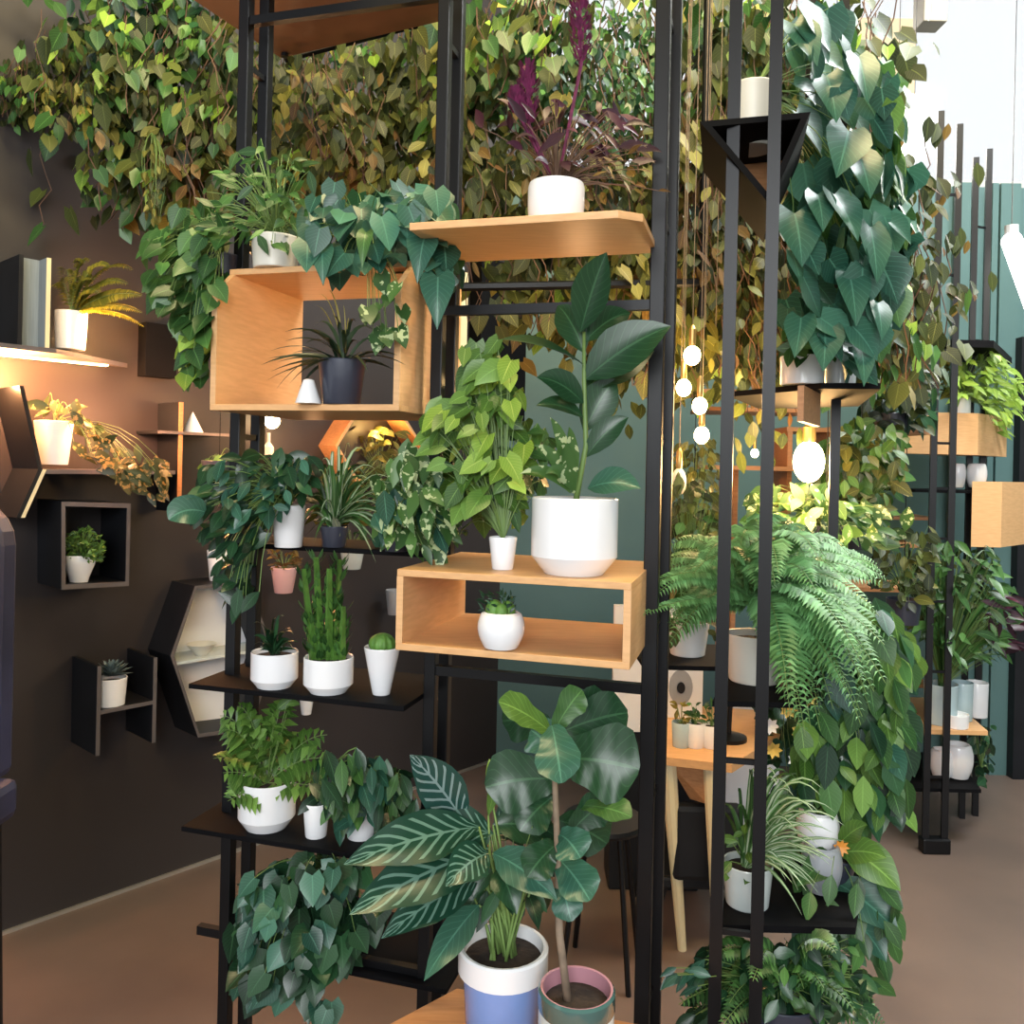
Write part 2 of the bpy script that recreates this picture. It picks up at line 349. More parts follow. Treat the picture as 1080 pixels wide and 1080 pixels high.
# ------------------------------------------------------------------ pots
def pot(root, base, rt, rb, h, mt='white', style='taper', soil=True, seg=32):
    B = MB(); th = max(.0025, rt * .07)
    if style == 'taper': prof = [(rb * .96, 0), (rb, .002), (rt, h - .002), (rt - th * .3, h), (rt - th, h - .001), (rt - th * 1.3, h * .8), (.001, h * .78)]
    elif style == 'foot':     # drum with chamfered foot
        prof = [(rb * .97, 0), (rb, .002), (rt * .995, h * .23), (rt, h * .235), (rt, h - .002), (rt - th * .4, h), (rt - th, h - .002), (rt - th, h * .82), (.001, h * .80)]
    elif style == 'drum': prof = [(rb * .95, 0), (rb, .004), (rt, h * .5), (rt, h - .008), (rt - th * .6, h), (rt - th, h - .003), (rt - th, h * .85), (.001, h * .83)]
    elif style == 'round': prof = [(rt * .5, 0)] + [(rt * (.55 + .45 * math.sin(math.pi * (.08 + .72 * t)) ** 1.0) * (1.0), h * t) for t in (.04, .12, .25, .4, .55, .7, .85, .95)] + [(rt * .72, h), (rt * .66, h - .002), (rt * .64, h * .85), (.001, h * .83)]
    elif style == 'rim':
        prof = [(rb * .96, 0), (rb, .004), (rt * .9, h * .74), (rt * .985, h * .745), (rt, h * .77), (rt, h * .985), (rt - th * .5, h), (rt - th * 1.2, h - .002), (rt - th * 1.6, h * .8), (.001, h * .78)]
    elif style == 'vase': prof = [(rb, 0), (rb * 1.05, .004), (rb * 1.25, h * .25), (rt * .98, h * .72), (rt, h * .86), (rt * .95, h), (rt * .86, h - .001), (rt * .84, h * .88), (.001, h * .86)]
    lathe(B, base, prof, seg); o = obj('pot', B, M[mt], root, smooth=True)
    if soil:
        z = {'taper': .86, 'foot': .87, 'drum': .90, 'round': .90, 'rim': .88, 'vase': .92}[style] * h
        r = (rt * .70 if style == 'round' else rt - th * 1.25); r = min(r, rt * .82 if style == 'vase' else r)
        if style == 'round': r = rt * .63
        B = MB(); lathe(B, V(base) + V((0, 0, z - .004)), [(r * .96, 0), (r * .96, .003), (r * .6, .006), (.001, .007)], 20); obj('soil', B, M['soil'], o, smooth=True)
    return V(base) + V((0, 0, h * .9))
# ================================================================== SETTING
B = MB(); bx(B, (1.0, 1.5, -.02), (8.4, 9, .04)); struct('floor', B, M['floor'])
B = MB(); bx(B, (1.0, .72, 4.22), (8.4, 7.44, .04)); struct('ceiling', B, M['ceiling'])
WS = 2.42   # length along the dark wall to the corner
def wprism(B, poly, d0, d1):
    hexa(B, [W3(s, z, d0) for s, z in poly], [W3(s, z, d1) for s, z in poly])
B = MB(); wprism(B, [(-3.4, 0), (WS, 0), (WS, 4.2), (-3.4, 4.2)], -.08, 0); struct('wall_left', B, M['wall'])
B = MB(); wprism(B, [(-3.4, 0), (WS, 0), (WS, .010), (-3.4, .010)], 0, .012); struct('baseboard_left', B, M['trimm'])
B = MB(); bx(B, (2.6, 4.42, 1.49), (5.6, .12, 2.98)); struct('wall_back', B, M['teal'])
B = MB(); bx(B, (5.2, 1.4, 2.1), (.1, 6, 4.2)); struct('wall_right', B, M['teal'])
B = MB()
for x in (0.1, 1.35, 2.75, 4.0, 5.0): bx(B, (x, 4.42, 3.6), (.05, .06, 1.24))
for z in (3.0, 4.17): bx(B, (2.6, 4.42, z), (5.6, .06, .05))
wf = struct('window_1', B, mat('window_frame', (.45, .45, .42), .5))
gm = bpy.data.materials.new('clear_glass'); gm.use_nodes = True; nt = gm.node_tree
t_ = nt.nodes.new('ShaderNodeBsdfTransparent'); g_ = nt.nodes.new('ShaderNodeBsdfGlossy'); g_.inputs['Roughness'].default_value = .05; x_ = nt.nodes.new('ShaderNodeMixShader'); x_.inputs[0].default_value = .05
nt.links.new(t_.outputs[0], x_.inputs[1]); nt.links.new(g_.outputs[0], x_.inputs[2]); nt.links.new(x_.outputs[0], nt.nodes['Material Output'].inputs[0])
B = MB(); bx(B, (2.6, 4.43, 3.6), (5.5, .006, 1.16)); struct('window_1_pane', B, gm)
# teal pilasters and conduit on the back wall
for i, (px, wd) in enumerate(((1012, .10), (1040, .03), (1056, .10))):
    q = P(px, 500, 4.33); B = MB(); bx(B, (q.x, 4.33, 1.49), (wd, .07, 2.98)); struct('trim_%d' % (i + 1), B, M['teal'])
q = P(1078, 500, 4.25); B = MB(); bx(B, (q.x + .04, 4.30, 1.1), (.12, .12, 2.2)); struct('trim_4', B, M['darkpanel'])
q = P(0, 20, 3.0)
B = MB(); hexa(B, [P(-60, 45, 2.6), P(250, -25, 3.1), P(250, -60, 3.1), P(-60, -60, 2.6)], [P(-60, 45, 2.6) + V((-.1, .5, 0)), P(250, -25, 3.1) + V((-.1, .5, 0)), P(250, -60, 3.1) + V((-.1, .5, 0)), P(-60, -60, 2.6) + V((-.1, .5, 0))]); struct('trim_5', B, M['teal'])
# ================================================================== WALL SHELVES (left wall)
def centroid(p): return (sum(a for a, _ in p) / len(p), sum(b for _, b in p) / len(p))
def inset(poly, th):
    c = centroid(poly); out = []
    for s, z in poly:
        l = math.hypot(s - c[0], z - c[1]); f = (l - th * 1.3) / l; out.append((c[0] + (s - c[0]) * f, c[1] + (z - c[1]) * f))
    return out
def ring(B, o, i, d0, d1):
    n = len(o); vs = [W3(s, z, d0) for s, z in o] + [W3(s, z, d1) for s, z in o] + [W3(s, z, d1) for s, z in i] + [W3(s, z, d0) for s, z in i]
    fs = []
    for k in range(n):
        j = (k + 1) % n
        fs += [(k, j, n + j, n + k), (n + k, n + j, 2 * n + j, 2 * n + k), (2 * n + k, 2 * n + j, 3 * n + j, 3 * n + k), (3 * n + k, 3 * n + j, j, k)]
    B.add(vs, fs)
def wallframe(name, label, cat, pts, d, body='darkpanel', edge='edge', th=.014, extra=None):
    poly = [wpt(x, y, d) for x, y in pts]; c = centroid(poly)
    r = thing(name, label, cat, W3(c[0], min(z for _, z in poly), 0))
    B = MB(); ring(B, poly, inset(poly, th), 0.001, d - .004); fr = obj('frame', B, M[body], r)
    B = MB(); ring(B, poly, inset(poly, th), d - .004, d); obj('edge_band', B, M[edge], fr)
    for (x0, y0, x1, y1) in (extra or []):
        a = wpt(x0, y0, d); b = wpt(x1, y1, d); B = MB()
        wprism(B, [(a[0], a[1]), (b[0], b[1]), (b[0], b[1] - .012), (a[0], a[1] - .012)], .003, d - .005); fr = obj('shelf', B, M[edge if edge == 'wood' else body], r)
        B = MB(); wprism(B, [(a[0], a[1]), (b[0], b[1]), (b[0], b[1] - .012), (a[0], a[1] - .012)], d - .005, d - .002); obj('edge_band', B, M[edge], fr)
    return r
wallframe('wall_box', 'square black open wall box holding the green mossy plant', 'shelf', [(65, 622), (136, 618), (138, 531), (65, 529)], .20)
r = thing('wall_box', 'low black wall shelf of two side panels and a cross board under the grey succulent', 'shelf', wp3(135, 797, 0))
d = .20; pa = wpt(103, 703, d); pb = wpt(103, 797, d); pc_ = wpt(166, 697, d); pd_ = wpt(166, 787, d)
for (s0, zt0, zb0) in ((pa[0], pa[1], pb[1]), (pc_[0] - .012, pa[1], pb[1])):
    B = MB(); wprism(B, [(s0, zb0), (s0 + .012, zb0), (s0 + .012, zt0), (s0, zt0)], .001, d - .003); f_ = obj('side_panel', B, M['darkpanel'], r)
    B = MB(); wprism(B, [(s0, zb0), (s0 + .012, zb0), (s0 + .012, zt0), (s0, zt0)], d - .003, d); obj('edge_band', B, M['edge'], f_)
za_ = wpt(104, 750, d)[1]
B = MB(); wprism(B, [(pa[0] + .012, za_ - .012), (pc_[0] - .012, za_ - .012), (pc_[0] - .012, za_), (pa[0] + .012, za_)], .001, d - .003); f_ = obj('cross_board', B, M['darkpanel'], r)
B = MB(); wprism(B, [(pa[0] + .012, za_ - .012), (pc_[0] - .012, za_ - .012), (pc_[0] - .012, za_), (pa[0] + .012, za_)], d - .003, d); obj('edge_band', B, M['edge'], f_)
hexbox = wallframe('hexagonal_wall_box', 'six-sided wall box with pale inside holding a small bowl', 'shelf', [(180, 692), (206, 618), (262, 612), (290, 690), (265, 770), (209, 778)], .17, body='darkpanel', edge='edge', th=.010)
wallframe('hexagonal_wall_box', 'six-sided wooden wall box lit golden inside, under the large oak box', 'shelf', [(354, 470), (372, 440), (428, 441), (446, 470), (430, 508), (376, 508)], .12, body='woodd', edge='wood', th=.010)
# grey panel bracket top left
r = thing('wall_shelf', 'pale wall shelf with upright grey side panel, topmost at left edge', 'shelf', wp3(50, 372, 0))
a = wpt(-45, 366, .22); b = wpt(120, 376, .10); f = wpt(52, 367, .22)
B = MB(); hexa(B, [W3(a[0], f[1], .002), W3(a[0], f[1], .22), W3(f[0] + .02, f[1], .22), W3(b[0] + .08, f[1], .02)], [W3(a[0], f[1] - .014, .002), W3(a[0], f[1] - .014, .22), W3(f[0] + .02, f[1] - .014, .22), W3(b[0] + .08, f[1] - .014, .02)])
obj('shelf', B, M['edge'], r)
p0 = wpt(15, 366, .22); p1 = wpt(51, 272, .22)
B = MB(); wprism(B, [(f[0] - .012, f[1]), (f[0], f[1]), (f[0], p1[1]), (f[0] - .012, p1[1])], .002, .217); obj('side_panel', B, M['greypanel'], r)
fl = wpt(18, 366, .16)[0]
B = MB(); wprism(B, [(fl - .012, f[1]), (fl, f[1]), (fl, p1[1]), (fl - .012, p1[1])], .002, .20); obj('side_panel', B, M['darkpanel'], r)
B = MB(); wprism(B, [(fl, f[1]), (f[0] - .012, f[1]), (f[0] - .012, p1[1]), (fl, p1[1])], .15, .16); obj('front_panel', B, M['greypanel'], r)
B = MB(); wprism(B, [(f[0] - .012, f[1]), (f[0], f[1]), (f[0], p1[1]), (f[0] - .012, p1[1])], .217, .221); obj('edge_band', B, M['cream2'], r)
B = MB(); wprism(B, [(a[0], f[1] - .019), (b[0], f[1] - .019), (b[0], f[1] - .015), (a[0], f[1] - .015)], .03, .06); obj('light_strip', B, M['glowsoft'], r)
point('wall_shelf_lamp', wp3(10, 400, .15), 26, (1, .42, .15), .04)
point('wall_shelf_lamp', wp3(100, 350, .16), 5, (1, .50, .18), .02)
# hex-sided dark shelf
r = thing('wall_shelf', 'wall shelf with dark angular side panel carrying the mottled trailing plant', 'shelf', wp3(50, 495, 0))
d = .22
sp_ = [wpt(x, y, d) for x, y in ((22, 546), (45, 495), (25, 407))]
B = MB()
for k in (0, 1):
    (s0, z0), (s1, z1) = sp_[k], sp_[k + 1]
    hexa(B, [W3(s0, z0, .002), W3(s0, z0, d), W3(s1, z1, d), W3(s1, z1, .002)], [W3(s0 - .012, z0, .002), W3(s0 - .012, z0, d), W3(s1 - .012, z1, d), W3(s1 - .012, z1, .002)])
obj('side_panel', B, M['darkpanel'], r)
B = MB()
(s0, z0), (s1, z1) = sp_[0], sp_[1]
hexa(B, [W3(s0, z0, d), W3(s0, z0, d + .003), W3(s1, z1, d + .003), W3(s1, z1, d)], [W3(s0 + .010, z0, d), W3(s0 + .010, z0, d + .003), W3(s1 + .010, z1, d + .003), W3(s1 + .010, z1, d)])
obj('edge_band', B, M['cream2'], r)
e = wpt(176, 505, .10)
B = MB(); hexa(B, [W3(s1, z1, .002), W3(s1, z1, d), W3(e[0], z1, .16), W3(e[0], z1, .002)], [W3(s1, z1 - .013, .002), W3(s1, z1 - .013, d), W3(e[0], z1 - .013, .16), W3(e[0], z1 - .013, .002)])
obj('shelf', B, M['edge'], r)
# black board and crossed shelf
B = MB(); a = wpt(153, 396, .06); b = wpt(187, 344, .06); wprism(B, [(a[0], a[1]), (b[0], a[1]), (b[0], b[1]), (a[0], b[1])], .001, .06)
tag(obj('wall_block', B, M['blackshelf']), 'small plain black block on the wall beside the trailing pothos', 'block')
r = thing('crossed_wall_shelf', 'crossed wall shelf of two boards carrying a small white cone', 'shelf', wp3(189, 535, 0))
a = wpt(189, 540, .16); b = wpt(189, 424, .16)
B = MB(); wprism(B, [(a[0] - .007, a[1]), (a[0] + .007, a[1]), (a[0] + .007, b[1]), (a[0] - .007, b[1])], .002, .156); obj('upright', B, M['darkpanel'], r)
B = MB(); wprism(B, [(a[0] - .007, a[1]), (a[0] + .007, a[1]), (a[0] + .007, b[1]), (a[0] - .007, b[1])], .156, .160); obj('edge_band', B, M['woodd'], r)
c = wpt(167, 454, .165); e = wpt(242, 457, .165)
B = MB(); wprism(B, [(c[0], c[1]), (e[0], c[1]), (e[0], c[1] - .010), (c[0], c[1] - .010)], .002, .161); obj('shelf', B, M['darkpanel'], r)
B = MB(); wprism(B, [(c[0], c[1]), (e[0], c[1]), (e[0], c[1] - .010), (c[0], c[1] - .010)], .161, .165); obj('edge_band', B, M['edge'], r)
B = MB(); q = W3(*wpt(203, 455, .10), .10); q.z = c[1] + .001
lathe(B, q, [(.036, 0), (.036, .002), (.001, .072)], 24); tag(obj('cone_ornament', B, M['white'], smooth=True), 'small white cone standing on the crossed wall shelf', 'ornament')
# wall plants
def wallpot(px, pyb, d, wpx, hpx, label, name, style='taper', mt='white', cat='plant', ratio=.72):
    b = wp3(px, pyb, d); k = b.y / FPX
    r = thing(name, label, cat, b); top = pot(r, b, wpx * k / 2, wpx * k / 2 * ratio, hpx * k, mt, style); return r, top, k, b.y
r, top, k, Y = wallpot(74, 369, .12, 32, 40, 'yellow-lit fern in a glowing white pot on the topmost wall shelf', 'potted_fern', ratio=.9)
fronds(r, top, [(150, 330), (135, 300), (150, 312), (115, 282), (90, 278), (68, 290), (60, 305), (100, 295), (125, 320), (140, 285), (105, 310), (152, 345), (80, 300)], 'fernw', (Y - .1, Y + .05), .035, 3, .06, step=.007)
r, top, k, Y = wallpot(56, 490, .13, 38, 46, 'mottled trailing plant in white pot on the angular dark wall shelf', 'trailing_croton', ratio=.75)
bush(r, top, [(38, 420), (75, 420), (100, 450), (130, 470), (178, 490), (180, 530), (150, 530), (115, 498), (80, 470), (74, 446), (40, 440)], (Y - .10, Y + .12), 85, 24, 'croton', 'lance', 5, .42, .3, stems=.3)
r, top, k, Y = wallpot(83, 617, .14, 32, 32, 'round mossy green plant in white bowl inside the square wall box', 'potted_moss', 'vase', ratio=.5)
bush(r, top, [(68, 572), (78, 558), (98, 557), (110, 572), (106, 592), (72, 592)], (Y - .05, Y + .05), 330, 8, 'bright', 'lance', 6, .4, -.4, 0)
r, top, k, Y = wallpot(117, 746, .15, 31, 32, 'spiky grey succulent in white pot on the low black wall box', 'potted_succulent', ratio=.85)
B = MB(); rnd = random.Random(4)
for i in range(46):
    a = i * 2.4; el = .15 + 1.2 * (i / 46); d = V((math.cos(a) * math.cos(el), math.sin(a) * math.cos(el), math.sin(el)))
    leaf(B, top + V((0, 0, .012)) + d * .004, d, V((0, 0, 1)) - d * .3, .062 * (1.1 - .3 * i / 46), .018, 'lance', -.05, 4, .5)
obj('leaves', B, M['succ'], r, smooth='all')
# contents of pale hexagonal box
q = wp3(212, 697, .10); q.z -= .0
r = thing('footed_bowl', 'small cream bowl on the ledge in the six-sided wall box', 'bowl', q)
B = MB(); lathe(B, q, [(.02, 0), (.025, .004), (.012, .012), (.05, .06), (.052, .062), (.044, .056), (.001, .03)], 24); obj('bowl', B, M['cream'], r, smooth=True)
B = MB(); a = wpt(183, 699, .15); b = wpt(288, 699, .15); wprism(B, [(a[0], a[1]), (b[0], a[1]), (b[0], a[1] - .01), (a[0], a[1] - .01)], .003, .15); obj('ledge', B, M['palepot'], hexbox)
B = MB(); a = wpt(196, 770, .02); b = wpt(270, 615, .02); c = wpt(186, 692, .02)
wprism(B, [(c[0], c[1]), (a[0] + .02, a[1]), (b[0], a[1]), (b[0], b[1]), (a[0] + .01, b[1])], .002, .008)
obj('back_panel', B, M['white'], hexbox)
# little wall pots
for (px, pb, w_, h_, mt, lb, pl) in ((229, 612, 22, 32, 'white', 'small white wall pot left of the black left post', None), (299, 625, 27, 27, 'pink', 'pink and white wall pot with rusty sprigs behind the left bay', 'rust'),
                                     (371, 600, 27, 24, 'palepot', 'small pale wall pot below the grassy plant in the left bay', 'dk'), (416, 648, 20, 26, 'grey', 'little grey-white wall pot left of the low oak box', None),
                                     (323, 753, 15, 17, 'white', 'tiny white wall pot under the three-pot black shelf', None)):
    r, top, k, Y = wallpot(px, pb, .10, w_, h_, lb, 'wall_pot', mt=mt, ratio=.7)
    B = MB(); tube(B, [W3(*wpt(px, pb - h_ * .6, .0), .001), V(top) - V((0, 0, h_ * k * .35)) + WN * -.0], .004, 6); obj('bracket', B, M['black'], r)
    if pl: bush(r, top, [(px - 16, pb - h_ - 18), (px + 16, pb - h_ - 18), (px + 14, pb - h_ + 3), (px - 14, pb - h_ + 3)], (Y - .04, Y + .04), 40, 10, pl, 'lance', 8, .4, -.2, 0)
# small wall ledge lamp
q = wp3(287, 480, .10)
r = thing('candle_lamp', 'glowing bulb lamp on a small black wall ledge under the large oak box', 'lamp', q)
B = MB(); a = wpt(270, 481, .13); b = wpt(312, 481, .13); wprism(B, [(a[0], a[1]), (b[0], a[1]), (b[0], a[1] - .01), (a[0], a[1] - .01)], .002, .13); obj('ledge', B, M['darkpanel'], r)
B = MB(); q2 = wp3(283, 480, .08); lathe(B, q2, [(.02, 0), (.02, .03), (.006, .05), (.006, .085)], 16); obj('base', B, M['cream'], r, smooth=True)
B = MB(); q3 = wp3(287, 444, .08); ball(B, q3, .030); obj('bulb', B, M['glow'], r, smooth=True)
point('wall_wash_glow', wp3(140, 440, .24), 7, (1, .42, .2), .05)
point('hexagonal_box_lamp', wp3(402, 452, .09), 1.6, (1, .62, .2), .015)
point('ledge_lamp_glow', wp3(250, 436, .25), 2.2, (1, .5, .22), .03)
point('ledge_lamp_glow', wp3(330, 470, .20), 1.8, (1, .5, .22), .03)
# golden plant in hex box
r = thing('leafy_plant', 'leafy yellow-lit plant inside the golden six-sided wall box', 'plant', wp3(400, 503, .05))
Y = wp3(400, 500, .06).y
bush(r, wp3(400, 500, .05), [(365, 450), (430, 448), (428, 500), (375, 500)], (Y - .03, Y + .03), 60, 14, 'olive', 'ovate', 12, .5, 0, .01)
# dark boards beyond, on the wall
for (x0, y0, x1, y1, mt, lb) in ((505, 285, 560, 440, 'blackshelf', 'tall black board on the dark wall behind the rubber plant'), (481, 288, 494, 425, 'cream2', 'narrow cream board on the wall right of the middle post')):
    a = wpt(x0, y1, .08); b = wpt(x1, y0, .08); B = MB(); wprism(B, [(a[0], a[1]), (b[0], a[1]), (b[0], b[1]), (a[0], b[1])], .001, .08); tag(obj('wall_board', B, M[mt]), lb, 'board')
spot('slit_fill_spot', wp3(470, 360, .8), wp3(488, 350, .08), 9, (1, .9, .65), 26)  # unseen spot added to make the cream board read as a bright slit
# chair back at the far left
q = P(-20, 1000, 1.9); q.z = 0
r = thing('chair', 'rounded dark navy chair back at the left edge of the picture', 'chair', q)
B = MB(); pts = []
c0 = P(-62, 640, 1.9)
prof = []
for i in range(13):
    a = math.pi * i / 12; prof.append((c0.x + .15 * math.cos(a), 1.47 + .0 + .12 * math.sin(a) - .17))
prof += [(c0.x - .15, .78), (c0.x + .15, .78)]
hexa(B, [V((x, 1.86, z)) for x, z in prof], [V((x, 1.94, z)) for x, z in prof]); obj('backrest', B, M['navy'], r, bevel=.02)
B = MB(); bx(B, (c0.x, 1.70, .74), (.36, .42, .09)); obj('seat', B, M['navy'], r, bevel=.02)
for sx in (-1, 1):
    for y in (1.53, 1.90):
        B = MB(); tube(B, [(c0.x + sx * .15, y, 0), (c0.x + sx * .13, y, .72)], .012); obj('leg', B, M['black'], r)
# ================================================================== RACK 1
r = thing('shelving_rack', 'large black steel rack of paired posts across the middle of the picture', 'rack', RK(.44, 0, 0))
rack1 = r
BW = .0235
def post(t, v, root, z1=3.05, w_=BW):
    B = MB(); rbox(B, t - w_ / 2, t + w_ / 2, v - w_ / 2, v + w_ / 2, 0, z1); obj('post', B, M['black'], root, bevel=.002)
for t in (.882, .436):
    post(t, 0, r); post(t, .075, r)
post(.012, 0, r, w_=.027); post(-.002, .075, r, w_=.024)
for t in (.882, .436, .006):
    for z in (.18, .52, .9, 1.22, 1.55, 1.95, 2.33, 2.75):
        B = MB(); rbox(B, t - .006, t + .006, 0, .075, z - .006, z + .006); obj('rung', B, M['black'], r)
def plate(t0, t1, v0, v1, z, mt='blackshelf', name='shelf', th=.010, root=None):
    B = MB(); rbox(B, t0, t1, v0, v1, z - th, z); return obj(name, B, M[mt], root, bevel=.001)
plate(.45, .915, -.10, .14, 1.052, root=r); plate(.45, .925, -.10, .14, .765, root=r); plate(.45, .90, -.02, .16, 1.33, root=r)
plate(.38, .86, -.03, .20, .50, root=r);
for (t0, t1, z) in ((0, .436, 1.10), (0, .436, 2.42), (.436, .882, 2.42), (0, .436, 1.80), (.436, .95, .505)):
    B = MB(); rbox(B, t0, t1, -.008, .008, z - .009, z + .009); obj('crossbar', B, M['black'], r)
# canopy board
B = MB(); c = V((-.655, 2.33, 0)); e = V((-.163, 2.10, 0)); fw = V((-.42, -.91, 0)) * .6; ex = (e - c) * .25
ps = [c, e, e + fw, c + fw]; prism(B, [(p.x, p.y) for p in ps], 2.60, 2.625)
tag(obj('hanging_board', B, M['copper'], bevel=.002), 'copper brown board hung overhead between left and middle posts', 'board')
spot('overhead_board_lamp', (-.62, 1.65, 2.2), (-.68, 1.9, 2.6), 2.2, (1, .5, .2), 60)
B = MB()
a = P(488, 25, 2.15); b = P(690, -20, 1.95); tube(B, [a, b], .012, 6)
a2 = P(250, -10, 2.2); b2 = P(312, 45, 2.25); tube(B, [a2, b2], .010, 6)
# upper oak box
T0, T1, F0, K0 = .462, .862, -.125, .20
zb, zt = 1.597, 1.885; th = .012
r = thing('oak_display_box', 'large light oak open box with clipped corners in the upper left bay', 'box', RK(.66, .04, zb))
plate(T0, T1, F0, K0, zb + th, 'woodh', 'bottom_panel', th, r)
plate(T0, T1, F0 + .055, K0, zt, 'woodh', 'top_panel', th, r)
for t in (T0, T1 - th):
    B = MB(); side = [(F0, zb + th), (K0, zb + th), (K0, zt - th), (F0 + .055, zt - th), (F0, zt - th - .045)]
    hexa(B, [RK(t, v, z) for v, z in side], [RK(t + th, v, z) for v, z in side]); obj('side_panel', B, M['wood'], r)
# lower oak box
r = thing('oak_display_box', 'low light oak open box holding the round cactus pot in the right bay', 'box', RK(.21, .0, 1.183))
t0, t1, f0, k0, zb, zt = .02, .424, -.205, .125, 1.180, 1.319
plate(t0, t1, f0, k0, zb + th, 'woodh', 'bottom_panel', th, r); plate(t0, t1, f0, k0, zt, 'woodh', 'top_panel', th, r)
for t in (t0, t1 - th):
    B = MB(); rbox(B, t, t + th, f0, k0, zb + th, zt - th); obj('side_panel', B, M['wood'], r)
ZL = zt
# upper oak shelf
B = MB(); sh = [(.415, -.205), (.055, -.205), (.018, -.175), (.018, .03), (.415, .03)]
ps = [RK(t, v, 0) for t, v in sh]; prism(B, [(p.x, p.y) for p in ps], 1.902, 1.915)
tag(obj('oak_shelf', B, M['woodh'], bevel=.001), 'light oak shelf board under the purple plumed plant', 'shelf')
point('under_shelf_glow', RK(.2, .2, 1.78), .35, (1, .55, .25), .03)
# helper for plants on known surfaces
def potat(px, z, Y, wpx, hpx, label, name, style='taper', mt='white', ratio=.8, cat='plant', soil=True, group=None):
    b = pz(px, z + .0005, Y); k = Y / FPX; r = thing(name, label, cat, b, group); top = pot(r, b, wpx * k / 2, wpx * k / 2 * ratio, hpx * k, mt, style, soil)
    return r, top
# ---- on top of upper box
r, top = potat(290, 1.885, 1.72, 50, 34, 'leafy upright plant in cream pot on top of the large oak box', 'leafy_plant', mt='cream', ratio=.9)
bush(r, top, [(215, 200), (240, 165), (270, 150), (330, 165), (335, 250), (300, 262), (215, 262), (205, 230)], (1.6, 1.85), 150, 22, 'mid', 'lance', 21, .40, .1, .05)
r, top = potat(235, 1.885, 1.80, 40, 22, 'pothos trailing down left of the large oak box', 'trailing_pothos', mt='greypot', ratio=.9)
bush(r, top, [(150, 250), (180, 228), (235, 225), (236, 330), (222, 350), (215, 402), (195, 402), (188, 340), (160, 318)], (1.65, 1.88), 170, 24, 'mid', 'heart', 22, .8, .7, .06)
bush(r, top, [(185, 360), (222, 350), (216, 405), (190, 400)], (1.70, 1.84), 16, 24, 'lime', 'heart', 23, .8, .7, .03)
r, top = potat(385, 1.885, 1.72, 44, 22, 'dark glossy philodendron spilling over the right end of the large oak box', 'trailing_philodendron', mt='greypot', ratio=.9)
bush(r, top, [(322, 215), (360, 200), (475, 205), (482, 280), (470, 310), (430, 280), (340, 300), (322, 270)], (1.5, 1.78), 125, 30, 'blue', 'heart', 24, .9, .7, .05)
bush(r, top, [(335, 215), (480, 210), (482, 290), (440, 300), (400, 262)], (1.62, 1.85), 80, 27, 'dk', 'heart', 25, .9, .6, .05)
bush(r, top, [(378, 300), (425, 290), (428, 372), (408, 372), (380, 335)], (1.5, 1.56), 14, 23, 'varie', 'heart', 26, .8, .8, .02)
bigleaf(r, (462, 292), (461, 348), 38, 1.50, 1.48, 'blue', 'heart'); bigleaf(r, (340, 262), (341, 302), 26, 1.52, 1.50, 'blue', 'heart')
bigleaf(r, (386, 245), (382, 285), 18, 1.50, 1.48, 'mid', 'heart'); bigleaf(r, (448, 250), (440, 300), 34, 1.52, 1.50, 'blue', 'heart')
# ---- inside upper box
r, top = potat(360, 1.609, 1.62, 50, 47, 'dark grassy plant in slate grey pot inside the large oak box', 'grassy_plant', mt='greypot', ratio=.78)
tg = [(275, 385), (280, 402), (285, 370), (290, 412), (300, 360), (298, 395), (308, 372), (315, 410), (282, 378), (312, 352), (330, 345), (420, 375), (415, 390), (405, 360), (395, 350), (428, 385), (350, 335), (375, 340), (300, 350), (322, 362), (388, 392), (410, 378), (400, 385), (285, 392), (305, 405), (320, 392), (292, 382), (360, 350), (340, 358), (380, 365)]
straps(r, top, tg, .010, 'cala2', (1.46, 1.70), 5, .03)
straps(r, top, [(335, 310), (345, 305), (352, 318), (362, 322), (330, 322), (368, 335)], .003, 'yel', (1.62, 1.70), 6, .0, name='dry_stalks')
B = MB(); q = pz(325, 1.6095, 1.60); lathe(B, q, [(.024, 0), (.024, .002), (.010, .044), (.006, .046), (.001, .046)], 24); tag(obj('cone_ornament', B, M['white'], smooth=True), 'small white cone beside the slate pot inside the large oak box', 'ornament')
# ---- upper shelf purple plant
r, top = potat(586, 1.915, 1.46, 60, 42, 'dark purple plumed plant in white drum pot on the upper oak shelf', 'plumed_plant', 'drum', ratio=.97)
bush(r, top, [(500, 120), (560, 100), (640, 110), (690, 130), (680, 170), (640, 160), (600, 178), (560, 165), (510, 150)], (1.38, 1.62), 75, 28, 'purple', 'lance', 31, .35, .0, .03, 'brownstem')
for (x, y0, y1, w_) in ((611, 68, -12, 19), (556, 132, 70, 18), (545, 120, 98, 16)):
    a = P(x + 2, y0, 1.46); b = P(x, y1, 1.46); B = MB(); rnd = random.Random(x); n = 260; R = w_ * 1.46 / FPX / 2
    for i in range(n):
        t = rnd.random(); an = rnd.uniform(0, 6.28); rr = R * (.9 if .1 < t < .75 else .6) * rnd.uniform(.6, 1)
        p = a.lerp(b, t) + V((math.cos(an) * rr, math.sin(an) * rr, 0)); leaf(B, p, V((math.cos(an), math.sin(an), 1.2)), V((math.cos(an), math.sin(an), 0)), .014, .006, 'ovate', 0, 3)
    tube(B, [top, a, b], .003, 6); obj('plume', B, M['plume'], r)
bush(r, top, [(600, 150), (690, 150), (700, 200), (640, 205)], (1.42, 1.5), 26, 18, 'rust', 'lance', 33, .25, .2, .02, 'brownstem')
